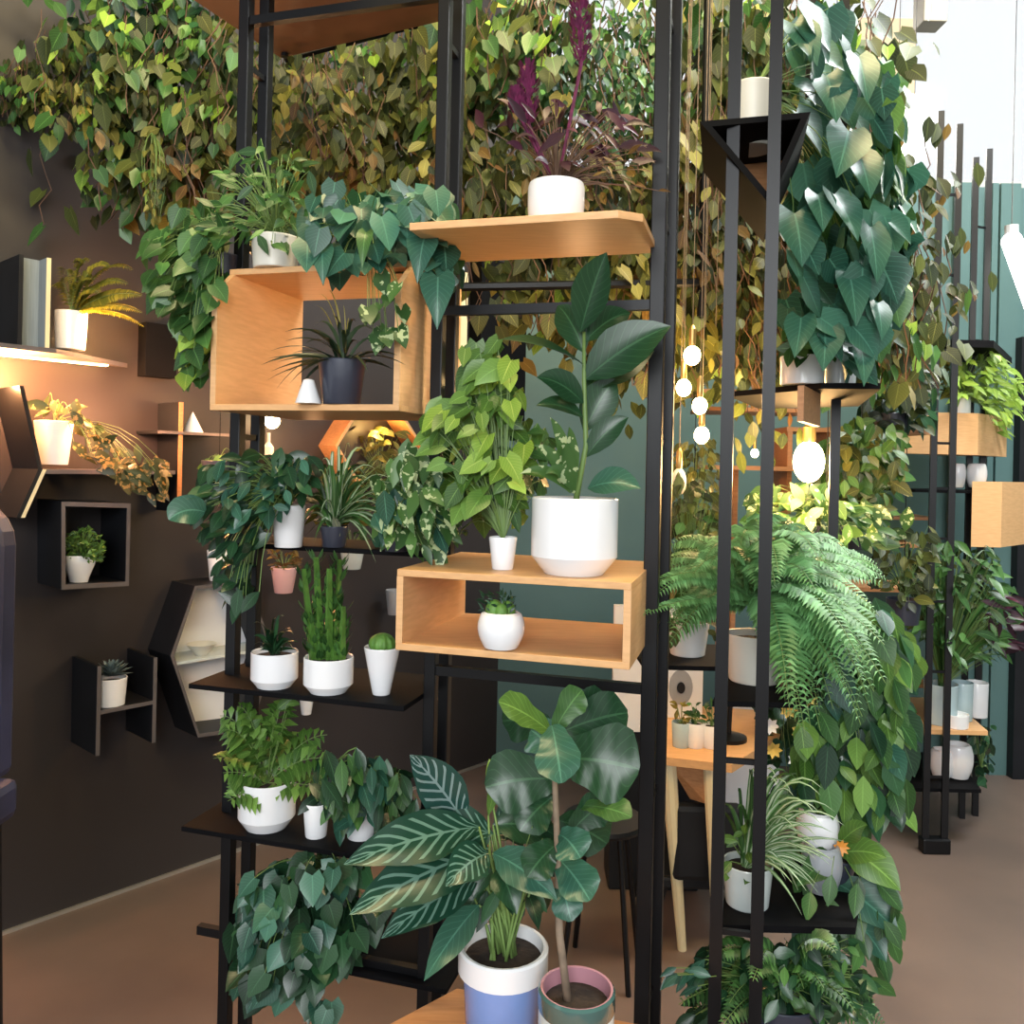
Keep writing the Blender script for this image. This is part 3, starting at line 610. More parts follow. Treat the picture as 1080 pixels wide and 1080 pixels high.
# ---- lower box top: rubber plant
r, top = potat(605, ZL, 1.46, 91, 80, 'tall rubber plant with broad dark leaves in big white footed pot', 'rubber_plant', 'foot', ratio=.70)
B = MB(); tube(B, [top, P(618, 470, 1.47), P(616, 400, 1.48), P(616, 350, 1.48)], .0055, 8, .003); obj('stem', B, M['stem'], r, smooth='all')
for (b_, t_, w_, y0, y1, m_, up) in (((612, 350), (640, 266), 44, 1.47, 1.40, 'dk', (-.3, -1, .1)), ((616, 385), (528, 358), 34, 1.47, 1.36, 'dk', (0, -.55, .8)),
    ((617, 400), (708, 344), 56, 1.48, 1.44, 'dk', (.2, -1, .5)), ((616, 372), (588, 322), 36, 1.48, 1.52, 'dk', (0, -1, 0)), ((615, 425), (566, 398), 34, 1.47, 1.42, 'dk', (0, -1, .4)),
    ((615, 440), (565, 428), 26, 1.47, 1.45, 'dk', (0, -.7, .7)), ((618, 482), (663, 440), 28, 1.47, 1.46, 'dk', (-.2, -1, .2)), ((620, 515), (676, 515), 38, 1.46, 1.42, 'blue', (0, -.8, .6)),
    ((617, 410), (690, 370), 44, 1.50, 1.54, 'dk', (0, -1, .3)), ((616, 455), (650, 400), 40, 1.50, 1.50, 'dk', (0, -1, .1)), ((617, 360), (665, 330), 34, 1.48, 1.52, 'dk', (0, -1, .3))):
    bigleaf(r, b_, t_, w_, y0, y1, m_, 'ovate', up, .02)
for (b_, t_, w_) in (((605, 520), (562, 470), 16), ((605, 520), (580, 440), 16), ((606, 520), (600, 450), 14), ((602, 520), (548, 500), 14), ((606, 520), (575, 500), 18), ((604, 520), (592, 470), 16)):
    bigleaf(r, b_, t_, w_, 1.46, 1.42, 'varie', 'lance', arch=.04, name='lower_leaf')
# small pot with climber
r, top = potat(530, ZL, 1.50, 30, 34, 'bright green climber in small white pot on the low oak box', 'climbing_pothos', mt='white', ratio=.75)
bush(r, top, [(490, 370), (525, 360), (545, 400), (560, 440), (562, 500), (548, 555), (530, 560), (480, 540), (448, 480), (450, 425), (480, 420)], (1.44, 1.72), 120, 27, 'bright', 'heart', 41, .75, .5, .05)
bush(r, top, [(470, 380), (525, 360), (560, 440), (545, 550), (480, 530), (450, 450)], (1.42, 1.6), 34, 27, 'lime', 'heart', 43, .8, .5, .05, stems=.3)
bush(r, top, [(450, 430), (560, 420), (600, 470), (560, 540), (470, 570), (445, 500)], (1.5, 1.75), 130, 30, 'mid', 'lance', 42, .42, .4, .05)
# round cactus pot
r, top = potat(528, 1.192, 1.44, 50, 39, 'small dark cactus in round white bowl pot inside the low oak box', 'potted_cactus', 'round')
B = MB(); q = top
for (dx, dy, s_) in ((-.012, 0, .016), (.010, .004, .014), (0, -.010, .012)):
    ball(B, q + V((dx, dy, .006)), s_, s_ * 1.3, 14, 8)
obj('cactus', B, M['cactus'], r, smooth='all')
bush(r, top, [(508, 625), (545, 625), (545, 645), (506, 645)], (1.42, 1.46), 60, 9, 'dk', 'lance', 44, .3, -.8, 0, stems=0)
# ---- left bay, z=1.33 shelf
r, top = potat(304, 1.33, 1.70, 34, 44, 'dark bushy plant in pale blue-white jug pot on the top black shelf', 'bushy_plant', mt='white', ratio=.85)
bush(r, top, [(215, 490), (260, 478), (335, 482), (340, 525), (290, 530), (275, 570), (262, 640), (240, 640), (225, 580), (200, 560)], (1.58, 1.82), 190, 26, 'dk', 'ovate', 51, .5, .4, .05)
bush(r, top, [(230, 490), (330, 485), (300, 540), (240, 560)], (1.56, 1.7), 45, 24, 'blue', 'ovate', 52, .5, .4, .05)
bigleaf(r, (216, 540), (178, 548), 32, 1.60, 1.56, 'blue', 'round', (-.1, -1, .1))
r, top = potat(352, 1.33, 1.72, 30, 22, 'grassy arching plant in dark pot on the top black shelf', 'grassy_plant', mt='greypot')
straps(r, top, spread(365, 540, 62, 60, 46, 7, -50, 230, .5), .008, 'mid', (1.6, 1.85), 8, .05)
straps(r, top, spread(372, 540, 55, 70, 26, 17, -60, 200, .5), .008, 'spider', (1.58, 1.8), 9, .05)
bush(r, top, [(310, 490), (345, 480), (440, 470), (435, 540), (380, 560), (330, 560)], (1.7, 1.95), 60, 20, 'olive', 'lance', 55, .4, .2, .04)
r, top = potat(418, 1.33, 1.66, 30, 20, 'variegated drooping plant on the top black shelf next to the middle post', 'variegated_plant', mt='greypot')
bush(r, top, [(395, 505), (430, 470), (475, 500), (482, 560), (465, 590), (430, 575), (400, 580)], (1.50, 1.72), 110, 34, 'varie', 'lance', 56, .42, .8, .05)
bush(r, top, [(395, 510), (475, 505), (470, 575), (400, 570)], (1.52, 1.74), 30, 32, 'blue', 'ovate', 57, .5, .8, .05)
# ---- z=1.04 shelf
r, top = potat(289, 1.052, 1.70, 49, 37, 'small dark aloe in wide white pot, left on the three-pot shelf', 'potted_aloe', 'foot', ratio=.75)
straps(r, top, spread(289, 688, 34, 40, 26, 61, 5, 175, .4), .010, 'dk', (1.60, 1.72), 62, .01, 'lance')
r, top = potat(346, 1.052, 1.67, 52, 37, 'tall leafy cactus in wide white pot, middle of the three-pot shelf', 'potted_euphorbia', 'foot', ratio=.75)
rnd = random.Random(9)
for (x0, x1, y1, w_) in ((330, 320, 600, 11), (338, 333, 588, 12), (346, 347, 600, 12), (353, 358, 590, 11), (360, 362, 640, 10), (335, 327, 650, 10), (350, 352, 630, 10)):
    a = P(x0, 697, 1.67); b = P(x1, y1, 1.67 + rnd.uniform(-.03, .03)); B = MB(); m_ = a.lerp(b, .5)
    tube(B, [a, m_, b], w_ * .9e-3, 3, w_ * .5e-3); obj('stem', B, M['cactus'], r)
B = MB()
for (x0, x1, y1, w_) in ((330, 320, 600, 11), (338, 333, 588, 12), (346, 347, 600, 12), (353, 358, 590, 11), (360, 362, 640, 10), (335, 327, 650, 10), (350, 352, 630, 10)):
    a = P(x0, 697, 1.67); b = P(x1, y1, 1.67)
    for i in range(34):
        t = rnd.random(); an = rnd.uniform(0, 6.28); d = V((math.cos(an), math.sin(an), 1.3)); leaf(B, a.lerp(b, t) + V((math.cos(an), math.sin(an), 0)) * .006, d, V((math.cos(an), math.sin(an), -.3)), .026, .010, 'ovate', -.1, 3)
obj('leaves', B, M['mid'], r, smooth='all')
r, top = potat(402, 1.052, 1.66, 38, 50, 'round green cactus in tapered white vase pot at right end of black shelf', 'potted_cactus', 'taper', ratio=.5)
B = MB(); c = top + V((0, 0, .014)); seg = 40; vs = []
prof = [(.001 + .0235 * math.sin(math.pi * i / 12), -.021 * math.cos(math.pi * i / 12)) for i in range(13)]
for rr, z in prof:
    for k in range(seg):
        a = 2 * math.pi * k / seg; q = rr * (1 + .10 * math.cos(a * 10)); vs.append((c.x + q * math.cos(a), c.y + q * math.sin(a), c.z + z))
fs = [(i * seg + k, i * seg + (k + 1) % seg, (i + 1) * seg + (k + 1) % seg, (i + 1) * seg + k) for i in range(12) for k in range(seg)]
B.add(vs, fs); obj('cactus', B, M['cactus'], r, smooth='all')
# ---- z=.732 shelf
r, top = potat(281, .765, 1.72, 59, 50, 'plant with glossy feathery stalks in white footed pot on the lower black shelf', 'zz_plant', 'foot', ratio=.75)
fronds(r, top, [(232, 755), (235, 815), (250, 745), (300, 740), (345, 775), (345, 800), (225, 800), (240, 845), (262, 760), (320, 775), (340, 830), (237, 770), (290, 765)], 'bright', (1.58, 1.80), .044, 12, .0, step=.021, pw=.5, name='stalks_with_leaves')
bush(r, top, [(275, 740), (310, 735), (305, 760), (280, 765)], (1.64, 1.7), 6, 18, 'bright', 'ovate', 62, .5, -.5, 0)
for (px, w_, h_, sd, lb, reg) in ((333, 28, 36, 71, 'leafy plant in small white pot beside the footed pot on lower shelf', [(330, 800), (370, 790), (400, 820), (380, 850), (345, 862), (325, 850)]),
                              (380, 33, 42, 72, 'broad-leaved plant in white vase pot, third on the lower black shelf', [(345, 805), (400, 795), (425, 830), (400, 860), (360, 870), (340, 850)]),
                              (415, 24, 30, 73, 'drooping plant in small pale pot at the right end of the lower black shelf', [(395, 815), (430, 815), (438, 860), (420, 880), (395, 862)])):
    r, top = potat(px, .765, 1.68, w_, h_, lb, 'leafy_plant', 'vase' if px == 380 else 'taper', ratio=.8)
    bush(r, top, reg, (1.54, 1.72), 42, 32, 'blue' if px == 380 else 'dk', 'ovate', sd, .42, .5, .05)
    bush(r, top, reg, (1.54, 1.72), 22, 30, 'mid', 'ovate', sd + 100, .42, .5, .05)
# ---- bottom ivy
r, top = potat(340, .50, 1.72, 90, 50, 'large ivy cascading from a dark pot on the lowest black shelf', 'trailing_ivy', mt='greypot')
top = top + V((0, 0, .10))
bush(r, top, [(255, 930), (330, 908), (390, 912), (405, 960), (380, 1010), (345, 1030), (335, 1068), (300, 1040), (270, 1062), (245, 1045), (243, 975)], (1.55, 1.85), 270, 27, 'dk', 'heart', 81, .95, .6, .05, stems=.3)
bush(r, top, [(258, 930), (330, 908), (370, 920), (340, 1010), (300, 1060), (245, 1050)], (1.52, 1.75), 95, 25, 'blue', 'heart', 82, .95, .6, .05, stems=.3)
bush(r, top, [(325, 1060), (352, 1050), (356, 1078), (330, 1080)], (1.5, 1.56), 4, 26, 'blue', 'heart', 83, .95, .6, .05, stems=.3)
# ---- bench with floor-standing style pots
ZB = .60; c = pz(482, ZB, 1.47)
r = thing('wooden_bench', 'low wooden bench at the bottom under the blue pot', 'bench', V((.05, 1.2, 0)))
c2 = V((.42, 1.33, 0)); f1 = V((-.40, 1.16, 0)); f2 = V((.12, .98, 0))
B = MB(); prism(B, [(p.x, p.y) for p in (f1, f2, c2, c)], ZB - .03, ZB); obj('top', B, M['woodd'], r, bevel=.002)
for p in (f1, f2, c2, c):
    q = p.lerp(V((.0, 1.2, 0)), .15); B = MB(); bx(B, (q.x, q.y, (ZB - .03) / 2), (.035, .035, ZB - .03)); obj('leg', B, M['woodd'], r)
b_ = pz(529, ZB + .0005, 1.35); k = 1.35 / FPX
r = thing('potted_calathea', 'feathered dark green calathea in a blue pot with white rim', 'plant', b_)
top = pot(r, b_, 47 * k, 38 * k, .142, 'bluepot', 'rim')
B = MB(); h = .142; R = 47 * k; lathe(B, b_, [(R * .985, h * .742), (R * 1.012, h * .75), (R * 1.012, h * .985), (R * .97, h + .0012), (R * .90, h + .0005), (R * .86, h * .86)], 32, caps=False); obj('rim', B, M['white'], r, smooth=True)['label'] = 'white rim'
B = MB(); rnd = random.Random(3)
cal = [((490, 868), (432, 796), 50, 1.38, 1.30, 'calab'), ((505, 872), (362, 912), 54, 1.36, 1.22, 'cala'), ((515, 895), (368, 965), 62, 1.36, 1.20, 'cala'), ((505, 925), (402, 990), 46, 1.34, 1.22, 'cala'),
       ((505, 955), (447, 1035), 34, 1.33, 1.22, 'blue'), ((520, 880), (430, 868), 44, 1.38, 1.34, 'cala'), ((520, 900), (588, 950), 42, 1.33, 1.25, 'blue'), ((520, 870), (590, 880), 40, 1.38, 1.40, 'dk'),
       ((522, 880), (570, 838), 36, 1.4, 1.42, 'cala'), ((515, 900), (470, 935), 44, 1.32, 1.24, 'cala'), ((525, 915), (545, 965), 34, 1.32, 1.27, 'dk'), ((500, 880), (400, 890), 50, 1.42, 1.40, 'cala'),
       ((515, 860), (530, 812), 14, 1.38, 1.38, 'bright'), ((520, 850), (516, 800), 12, 1.38, 1.38, 'lime'), ((505, 900), (480, 860), 34, 1.40, 1.42, 'mid'), ((510, 935), (488, 975), 30, 1.38, 1.36, 'dk')]
for (b1, t1, w_, y0, y1, m_) in cal:
    bigleaf(r, b1, t1, w_, y0, y1, m_, 'ovate', (rnd.uniform(-.2, .2), -1, .6), .02, ripple=.02)
    s = P(*b1, y0); o_ = top + V((rnd.uniform(-.02, .02), rnd.uniform(-.02, .02), 0)); tube(B, bez(o_, (o_ + s) / 2 + V((0, 0, .03)), s, 7), .0028, 6, .0018)
for i in range(16):
    x, y = rnd.uniform(495, 560), rnd.uniform(900, 960); s = P(x, y, rnd.uniform(1.32, 1.42)); tube(B, bez(top + V((rnd.uniform(-.02, .02), rnd.uniform(-.02, .02), 0)), (top + s) / 2, s, 5), .0028, 6, .0018)
obj('stalks', B, M['stem'], r, smooth='all')
bush(r, top, [(480, 880), (580, 870), (580, 960), (500, 968)], (1.32, 1.45), 32, 38, 'dk', 'ovate', 92, .4, .3, .04)
b_ = pz(606, ZB + .0005, 1.24); k = 1.24 / FPX
r = thing('potted_fiddle_leaf_fig', 'fiddle leaf fig with a pale trunk in white pot with teal rim', 'plant', b_)
top = pot(r, b_, 40 * k, 38 * k, .145, 'palepot', 'drum', soil=False)
B = MB(); h = .145; R = 40 * k; lathe(B, b_, [(R * 1.0, h * .80), (R * 1.02, h * .82), (R * 1.02, h * .98), (R * .96, h + .001)], 32, caps=False); obj('rim', B, M['tealrim'], r, smooth=True)['label'] = 'dark teal glazed rim'
B = MB(); lathe(B, b_, [(R * .96, h + .001), (R * .90, h), (R * .86, h * .80)], 32, caps=False); obj('inner_lip', B, M['pinkrim'], r, smooth=True)['label'] = 'pink glazed inner lip'
B = MB(); lathe(B, b_ + V((0, 0, h * .84)), [(R * .87, 0), (R * .86, .002), (.001, .006)], 24); obj('soil', B, M['soil'], r)
tr = [V((b_.x - .012, b_.y, b_.z + h * .84)), P(590, 985, 1.26), P(588, 900, 1.30), P(585, 820, 1.34), P(584, 765, 1.36)]
B = MB(); tube(B, tr, .0065, 8, .004); obj('trunk', B, M['bark'], r, smooth='all')
fig = [((584, 775), (526, 740), 38, 1.36, 1.30, 'bright', (0, -.7, .7)), ((584, 772), (614, 728), 34, 1.36, 1.38, 'mid', (.3, -1, .3)), ((590, 800), (674, 812), 84, 1.36, 1.33, 'dk', (0, -1, .3)),
       ((582, 765), (592, 826), 50, 1.34, 1.26, 'blue', (-.2, -1, .5)), ((590, 822), (512, 830), 66, 1.36, 1.34, 'dk', (0, -1, .3)), ((584, 840), (548, 876), 44, 1.36, 1.32, 'dk', (0, -1, .6)),
       ((612, 850), (666, 862), 34, 1.35, 1.28, 'mid', (0, -.6, .9)), ((600, 880), (640, 845), 40, 1.34, 1.36, 'dk', (.1, -1, .1)), ((588, 905), (622, 950), 46, 1.31, 1.24, 'blue', (.1, -1, .5)),
       ((588, 890), (556, 925), 40, 1.31, 1.26, 'dk', (0, -1, .4)), ((590, 880), (612, 905), 44, 1.30, 1.25, 'blue', (0, -1, .4)), ((586, 775), (662, 752), 54, 1.38, 1.44, 'dk', (0, -1, .3)),
       ((584, 770), (530, 760), 46, 1.40, 1.46, 'dk', (0, -1, .2)), ((600, 770), (640, 735), 40, 1.42, 1.46, 'dk', (0, -1, .2)), ((590, 930), (602, 972), 34, 1.29, 1.25, 'blue', (0, -1, .3)),
       ((586, 800), (560, 770), 44, 1.36, 1.38, 'blue', (0, -1, .2)), ((588, 865), (640, 890), 50, 1.36, 1.38, 'dk', (0, -1, .2))]
for (b1, t1, w_, y0, y1, m_, up) in fig: bigleaf(r, b1, t1, w_, y0, y1, m_, 'fiddle', up, .015, ripple=.035, fold=.15)
# ================================================================== RACK 2 (right of centre)
r = thing('shelving_rack', 'black steel ladder rack with two thin posts right of the thick post', 'rack', V((.37, 1.45, 0)))
rack2 = r
def rail(root, p0, p1, w_=.011, name='post', mt='black'):
    B = MB(); a = V(p0); b = V(p1); d_ = (b - a)
    if abs(d_.z) > .5 * d_.length: bx(B, ((a.x + b.x) / 2, (a.y + b.y) / 2, (a.z + b.z) / 2), (w_ * 2, w_ * 2, abs(d_.z)), -A16)
    else: tube(B, [a, b], w_, 4)
    return obj(name, B, M[mt], root)
YL = 1.45
LA = P(766, 492, YL); LB = P(809, 492, YL - .012)
for q in (LA, LB): rail(r, (q.x, q.y, 0), (q.x, q.y, 3.1), .0105)
for z in (.30, .72, 1.01, 2.9):
    rail(r, (LA.x, LA.y, z), (LB.x, LB.y, z), .006, 'rung')
LC = P(846, 492, 1.95); LD = P(880, 492, 1.97)
rail(r, (LC.x, LC.y, 1.66), (LC.x, LC.y, 4.2), .0105); rail(r, (LD.x, LD.y, 0), (LD.x, LD.y, 4.2), .0105)
for z in (1.75, 2.1, 2.6): rail(r, (LC.x, LC.y, z), (LD.x, LD.y, z), .006, 'rung')
def polyplate(pts, z, th, mt, root=None, name='shelf'):
    B = MB(); prism(B, [(p[0], p[1]) for p in pts], z - th, z); return obj(name, B, M[mt], root)
def polypx(pxs, z):   # points of a level plane seen at given pixels
    out = []
    for x, y in pxs:
        d_ = P(x, y, 1) - V((0, 0, EYE)); k_ = (z - EYE) / d_.z; out.append(V((0, 0, EYE)) + d_ * k_)
    return out
# triangular hanging bracket box
ZT = 2.08
tri = [P(738, 128, 1.42), P(855, 118, 1.46), P(812, 216, 1.44)]
r2 = thing('triangular_shelf', 'black triangular bracket shelf hung high on the ladder rack', 'shelf', V((tri[0] + tri[1]) / 2))
B = MB(); back = V((.06, .24, 0)); c_ = (tri[0] + tri[1] + tri[2]) / 3
inn = [p.lerp(c_, .2) for p in tri]
vs = tri + [p + back for p in tri] + inn + [p + back for p in inn]; fs = []
for k in range(3):
    j = (k + 1) % 3; fs += [(k, j, 3 + j, 3 + k), (k, 6 + k, 6 + j, j), (6 + k, 9 + k, 9 + j, 6 + j), (3 + k, 3 + j, 9 + j, 9 + k)]
B.add(vs, fs); obj('frame', B, M['blackshelf'], r2)
B = MB(); hexa(B, [p + back * .8 for p in inn], [p + back * .85 for p in inn]); obj('back_panel', B, M['woodd'], r2)
topz = max(tri[0].z, tri[1].z)
r, top = potat(793, tri[0].z + .006, 1.56, 52, 66, 'large-leaved pothos cascading at right from tall cream pot on the triangular shelf', 'trailing_pothos', mt='cream', ratio=.85)
bush(r, top, [(828, 30), (850, 8), (885, 30), (930, 70), (950, 130), (962, 220), (955, 290), (940, 350), (908, 400), (880, 380), (865, 340), (838, 352), (820, 320), (850, 300), (820, 255), (840, 200), (850, 130), (835, 80)], (1.58, 1.86), 150, 40, 'blue', 'heart', 101, .98, .9, .05, stems=.12)
bush(r, top, [(850, 10), (930, 60), (958, 180), (955, 300), (925, 370), (880, 330), (860, 200), (850, 90)], (1.7, 1.95), 110, 32, 'mid', 'heart', 102, .95, .8, .05, stems=.12)
bush(r, top, [(925, 80), (950, 130), (960, 250), (945, 240)], (1.6, 1.86), 14, 30, 'bright', 'heart', 103, .7, .8, .05, stems=.12)
bush(r, top, [(895, 260), (960, 260), (950, 340), (900, 345)], (1.75, 1.95), 22, 22, 'yel', 'ovate', 104, .4, .6, .05, stems=.12)
for (b1, t1, w_) in (((895, 138), (882, 188), 52), ((838, 225), (846, 282), 52), ((862, 205), (868, 245), 34), ((905, 162), (918, 210), 44), ((880, 205), (905, 255), 46), ((895, 285), (903, 345), 40), ((918, 240), (925, 300), 40), ((845, 335), (838, 378), 34),
                     ((872, 80), (882, 130), 46), ((838, 25), (862, 70), 40), ((905, 60), (915, 110), 38), ((908, 365), (911, 408), 26), ((870, 345), (868, 392), 40), ((925, 320), (930, 360), 30)):
    bigleaf(r, b1, t1, w_, 1.60, 1.56, 'blue', 'heart', (random.Random(b1[0]).uniform(-.4, .4), -1, .4), .005, name='leaf')
# mid triangular shelf
ZM = P(830, 403, 1.72).z
tri2 = polypx([(708, 395), (870, 405), (925, 452), (838, 452)], ZM)
r3 = thing('angular_shelf', 'black shelf with brown upright holding two white pots above the ceiling lamp glow', 'shelf', tri2[1]); r3['label'] = 'dark angular shelf holding two white pots at the right of the ladder rack'
tri2 = [P(770, 405, 1.95), P(866, 404, 1.72), P(928, 444, 1.70), P(905, 444, 2.15), P(800, 430, 2.3)]
for p in tri2: p.z = ZM
polyplate(tri2, ZM, .012, 'blackshelf', r3)
B = MB(); a = P(858, 400, 1.73); bx(B, (a.x, a.y + .02, ZM - .012 - .035), (.012, .20, .07), -.5); obj('bracket', B, M['woodd'], r3)
r, top = potat(846, ZM, 1.78, 46, 30, 'low white pot at the left on the dark angular shelf', 'potted_plant', 'taper', ratio=.95)
bush(r, top, [(822, 340), (868, 335), (868, 374), (824, 376)], (1.72, 1.85), 24, 28, 'mid', 'ovate', 111, .5, .3, .02)
r, top = potat(886, ZM, 1.80, 34, 34, 'smaller white pot at the right on the dark angular shelf', 'potted_plant', 'taper', ratio=.9)
bush(r, top, [(868, 345), (910, 345), (915, 385), (870, 388)], (1.74, 1.88), 24, 28, 'mid', 'ovate', 112, .5, .3, .02)
# fern
zf = P(770, 720, 1.72).z
shelf = [P(752, 705, 1.58), P(850, 712, 1.58), P(890, 700, 1.95), P(775, 695, 1.95)]
polyplate(shelf, zf, .010, 'blackshelf', rack2)
r, top = potat(795, zf, 1.74, 60, 50, 'huge arching fern in cream pot on the ladder rack', 'potted_fern', mt='cream', ratio=.85)
org = top + V((0, 0, .06))
fronds(r, org, spread(830, 665, 125, 112, 95, 121, -60, 120, .35), 'fern', (1.48, 1.95), .046, 122, .10, step=.010, pw=.30)
fronds(r, org, spread(755, 640, 85, 85, 34, 123, 80, 220, .45), 'fern', (1.5, 1.9), .036, 124, .08, step=.009, pw=.30)
fronds(r, org, spread(840, 700, 110, 90, 34, 125, -100, 40, .5), 'fern', (1.44, 1.7), .046, 126, .12, step=.010, pw=.30)
# lower pothos
zp = zf - .002
r = thing('trailing_pothos', 'long glossy pothos hanging on the right side of the ladder rack below the fern', 'plant', P(860, 720, 1.85))
B = MB(); b_ = V(r.location); b_.z = zf + .0005; r.location = b_
top = pot(r, b_, .055, .045, .09, 'greypot')
for (mt, n, sz, sd) in (('mid', 120, 36, 131), ('dk', 90, 38, 132), ('blue', 34, 40, 133), ('bright', 120, 34, 134)):
    bush(r, top, [(870, 660), (930, 640), (972, 690), (960, 750), (955, 800), (960, 862), (925, 860), (900, 890), (860, 850), (815, 850), (845, 780), (868, 730)], (1.58, 1.95), n, sz, mt, 'ovate', sd, .58, .9, .08, stems=.12)
# spider plant, pots
zs = P(790, 968, 1.50).z
shelf = [P(752, 985, 1.475), P(902, 990, 1.475), P(912, 960, 1.72), P(780, 950, 1.72)]
polyplate(shelf, zs, .012, 'blackshelf', rack2)
r, top = potat(788, zs, 1.55, 52, 44, 'spider plant with striped blades in pale blue-white pot on the low ladder shelf', 'spider_plant', mt='palepot', ratio=.85)
straps(r, top, spread(822, 895, 76, 82, 85, 141, -80, 130, .3), .008, 'spider', (1.42, 1.72), 142, .05)
straps(r, top, spread(810, 880, 60, 70, 26, 143, 20, 170, .4), .009, 'mid', (1.45, 1.72), 144, .04)
bush(r, top, [(765, 880), (790, 870), (790, 925), (765, 925)], (1.5, 1.6), 14, 18, 'bright', 'ovate', 145, .5, 0, 0)
zr = P(862, 893, 1.66).z
polyplate([P(838, 892, 1.60), P(888, 895, 1.60), P(895, 880, 1.97), P(840, 880, 1.97)], zr, .010, 'blackshelf', rack2)
r, top = potat(862, zr, 1.64, 44, 44, 'white ribbed vase with pink streaks on the upper small ledge of the ladder rack', 'ribbed_vase', 'round', cat='vase', soil=False)
bush(r, top, [(845, 820), (885, 815), (885, 850), (850, 850)], (1.68, 1.76), 14, 26, 'mid', 'ovate', 146, .5, 0, 0)
r, top = potat(866, zs, 1.60, 42, 50, 'round grey vase directly below the ribbed vase on the ladder rack', 'round_vase', 'round', 'grey', cat='vase', soil=False)
# plant with orange heart and large leaves, lower right
zq = P(880, 1015, 1.6).z
r = thing('broad_leaf_plant', 'broad-leaved plant with an orange centre at lower right of the ladder rack', 'plant', V((P(880, 1015, 1.6).x, 1.6, zs)))
b_ = V((P(885, 1000, 1.62).x, 1.64, zs + .0005)); r.location = b_
top = pot(r, b_, .035, .028, .05, 'greypot')
for (b1, t1, w_, m_) in (((890, 893), (950, 940), 44, 'bright'), ((880, 930), (948, 985), 44, 'blue'), ((885, 900), (840, 935), 30, 'mid'), ((890, 960), (935, 1015), 40, 'blue'), ((885, 890), (915, 870), 22, 'bright'), ((870, 950), (835, 1000), 36, 'blue'), ((885, 935), (905, 1005), 36, 'mid'), ((885, 900), (935, 905), 30, 'bright')):
    bigleaf(r, b1, t1, w_, 1.62, 1.55, m_, 'ovate', (0, -1, .7), .02)
B = MB(); tube(B, [top, P(885, 900, 1.62)], .004, 6); obj('stem', B, M['stem'], r)
B = MB()
for i in range(9):
    a = i * .7; leaf(B, P(886, 893, 1.60), V((math.cos(a), -.4, math.sin(a))), V((0, -1, 0)), .018, .009, 'lance', 0, 3)
bush(r, top, [(835, 925), (940, 930), (948, 985), (930, 1050), (880, 1060), (850, 1000)], (1.50, 1.72), 60, 34, 'mid', 'ovate', 147, .5, .6, .04, stems=.3)
obj('flower', B, mat('orange_bract', (.75, .30, .05), .5), r)
# bottom bush
zz = P(830, 1130, 1.50).z
polyplate([P(750, 1110, 1.47), P(900, 1110, 1.47), P(900, 1080, 1.62), P(760, 1080, 1.62)], zz, .012, 'blackshelf', rack2)
r, top = potat(820, zz, 1.55, 90, 66, 'dark dense fern at the very bottom of the ladder rack', 'potted_fern', mt='greypot')
fronds(r, top, spread(820, 1085, 120, 95, 60, 151, -10, 190, .35), 'mid', (1.40, 1.75), .030, 152, .05, step=.010, pw=.42)
bush(r, top, [(740, 1000), (905, 990), (925, 1075), (720, 1078)], (1.45, 1.75), 330, 22, 'dk', 'ovate', 153, .5, .2, .03)
bush(r, top, [(800, 1000), (905, 1000), (925, 1075), (800, 1078)], (1.45, 1.7), 120, 18, 'mid', 'ovate', 154, .5, .2, .03)
bush(r, top, [(705, 1020), (750, 1015), (745, 1045), (705, 1048)], (1.4, 1.5), 12, 28, 'blue', 'lance', 155, .4, .2, .03)
# plants behind ladder rack
r = thing('bushy_plant', 'fine leafed bush between the thick post and the ladder rack', 'plant', P(725, 690, 2.0)); top = V(r.location)
pot(r, top, .05, .04, .08, 'white')
polyplate([V((.30, 1.88, 0)), V((.56, 1.88, 0)), V((.56, 2.12, 0)), V((.30, 2.12, 0))], top.z, .01, 'blackshelf', rack2)
bush(r, top + V((0, 0, .08)), [(700, 560), (712, 500), (760, 505), (765, 600), (750, 690), (705, 680)], (1.88, 2.15), 190, 17, 'olived', 'ovate', 161, .55, .4, .05)
bush(r, top + V((0, 0, .08)), [(712, 555), (760, 540), (760, 640), (715, 640)], (1.86, 2.1), 50, 18, 'mid', 'ovate', 162, .5, .4, .05)
# ================================================================== DESK AREA
YD = 2.66; ZD = .62
r = thing('wooden_desk', 'light wooden desk with tapered splayed legs behind the racks', 'desk', V((.95, 2.9, 0)))
tops = [P(698, 812, 2.45), P(790, 772, 2.95), P(1000, 700, 3.3), P(900, 740, 2.7)]
tops = [V((.475, 2.62, 0)), V((.68, 2.56, 0)), V((1.12, 3.12, 0)), V((.55, 3.22, 0))]
polyplate(tops, ZD, .025, 'woodh', r, 'top')
B = MB()
hexa(B, [tops[0] + V((.03, .03, ZD - .026)), tops[1] + V((-.03, .03, ZD - .026)), tops[1] + V((-.03, .05, ZD - .026)), tops[0] + V((.03, .05, ZD - .026))],
     [tops[0] + V((.10, .03, ZD - .14)), tops[1] + V((-.06, .05, ZD - .14)), tops[1] + V((-.06, .07, ZD - .14)), tops[0] + V((.10, .05, ZD - .14))]); obj('apron', B, M['woodd'], r)
for (a, b) in ((tops[0] + V((.03, .03, 0)), V((.06, .02, 0))), (tops[1] + V((-.05, .05, 0)), V((.03, -.02, 0))), (tops[2] + V((-.05, -.05, 0)), V((.03, .03, 0))), (tops[3] + V((.05, -.05, 0)), V((-.02, .03, 0)))):
    B = MB(); tube(B, [V((a.x, a.y, ZD - .026)), V((a.x + b.x, a.y + b.y, 0))], .026, 10, .014); obj('leg', B, M['cream2'], r, smooth=True)
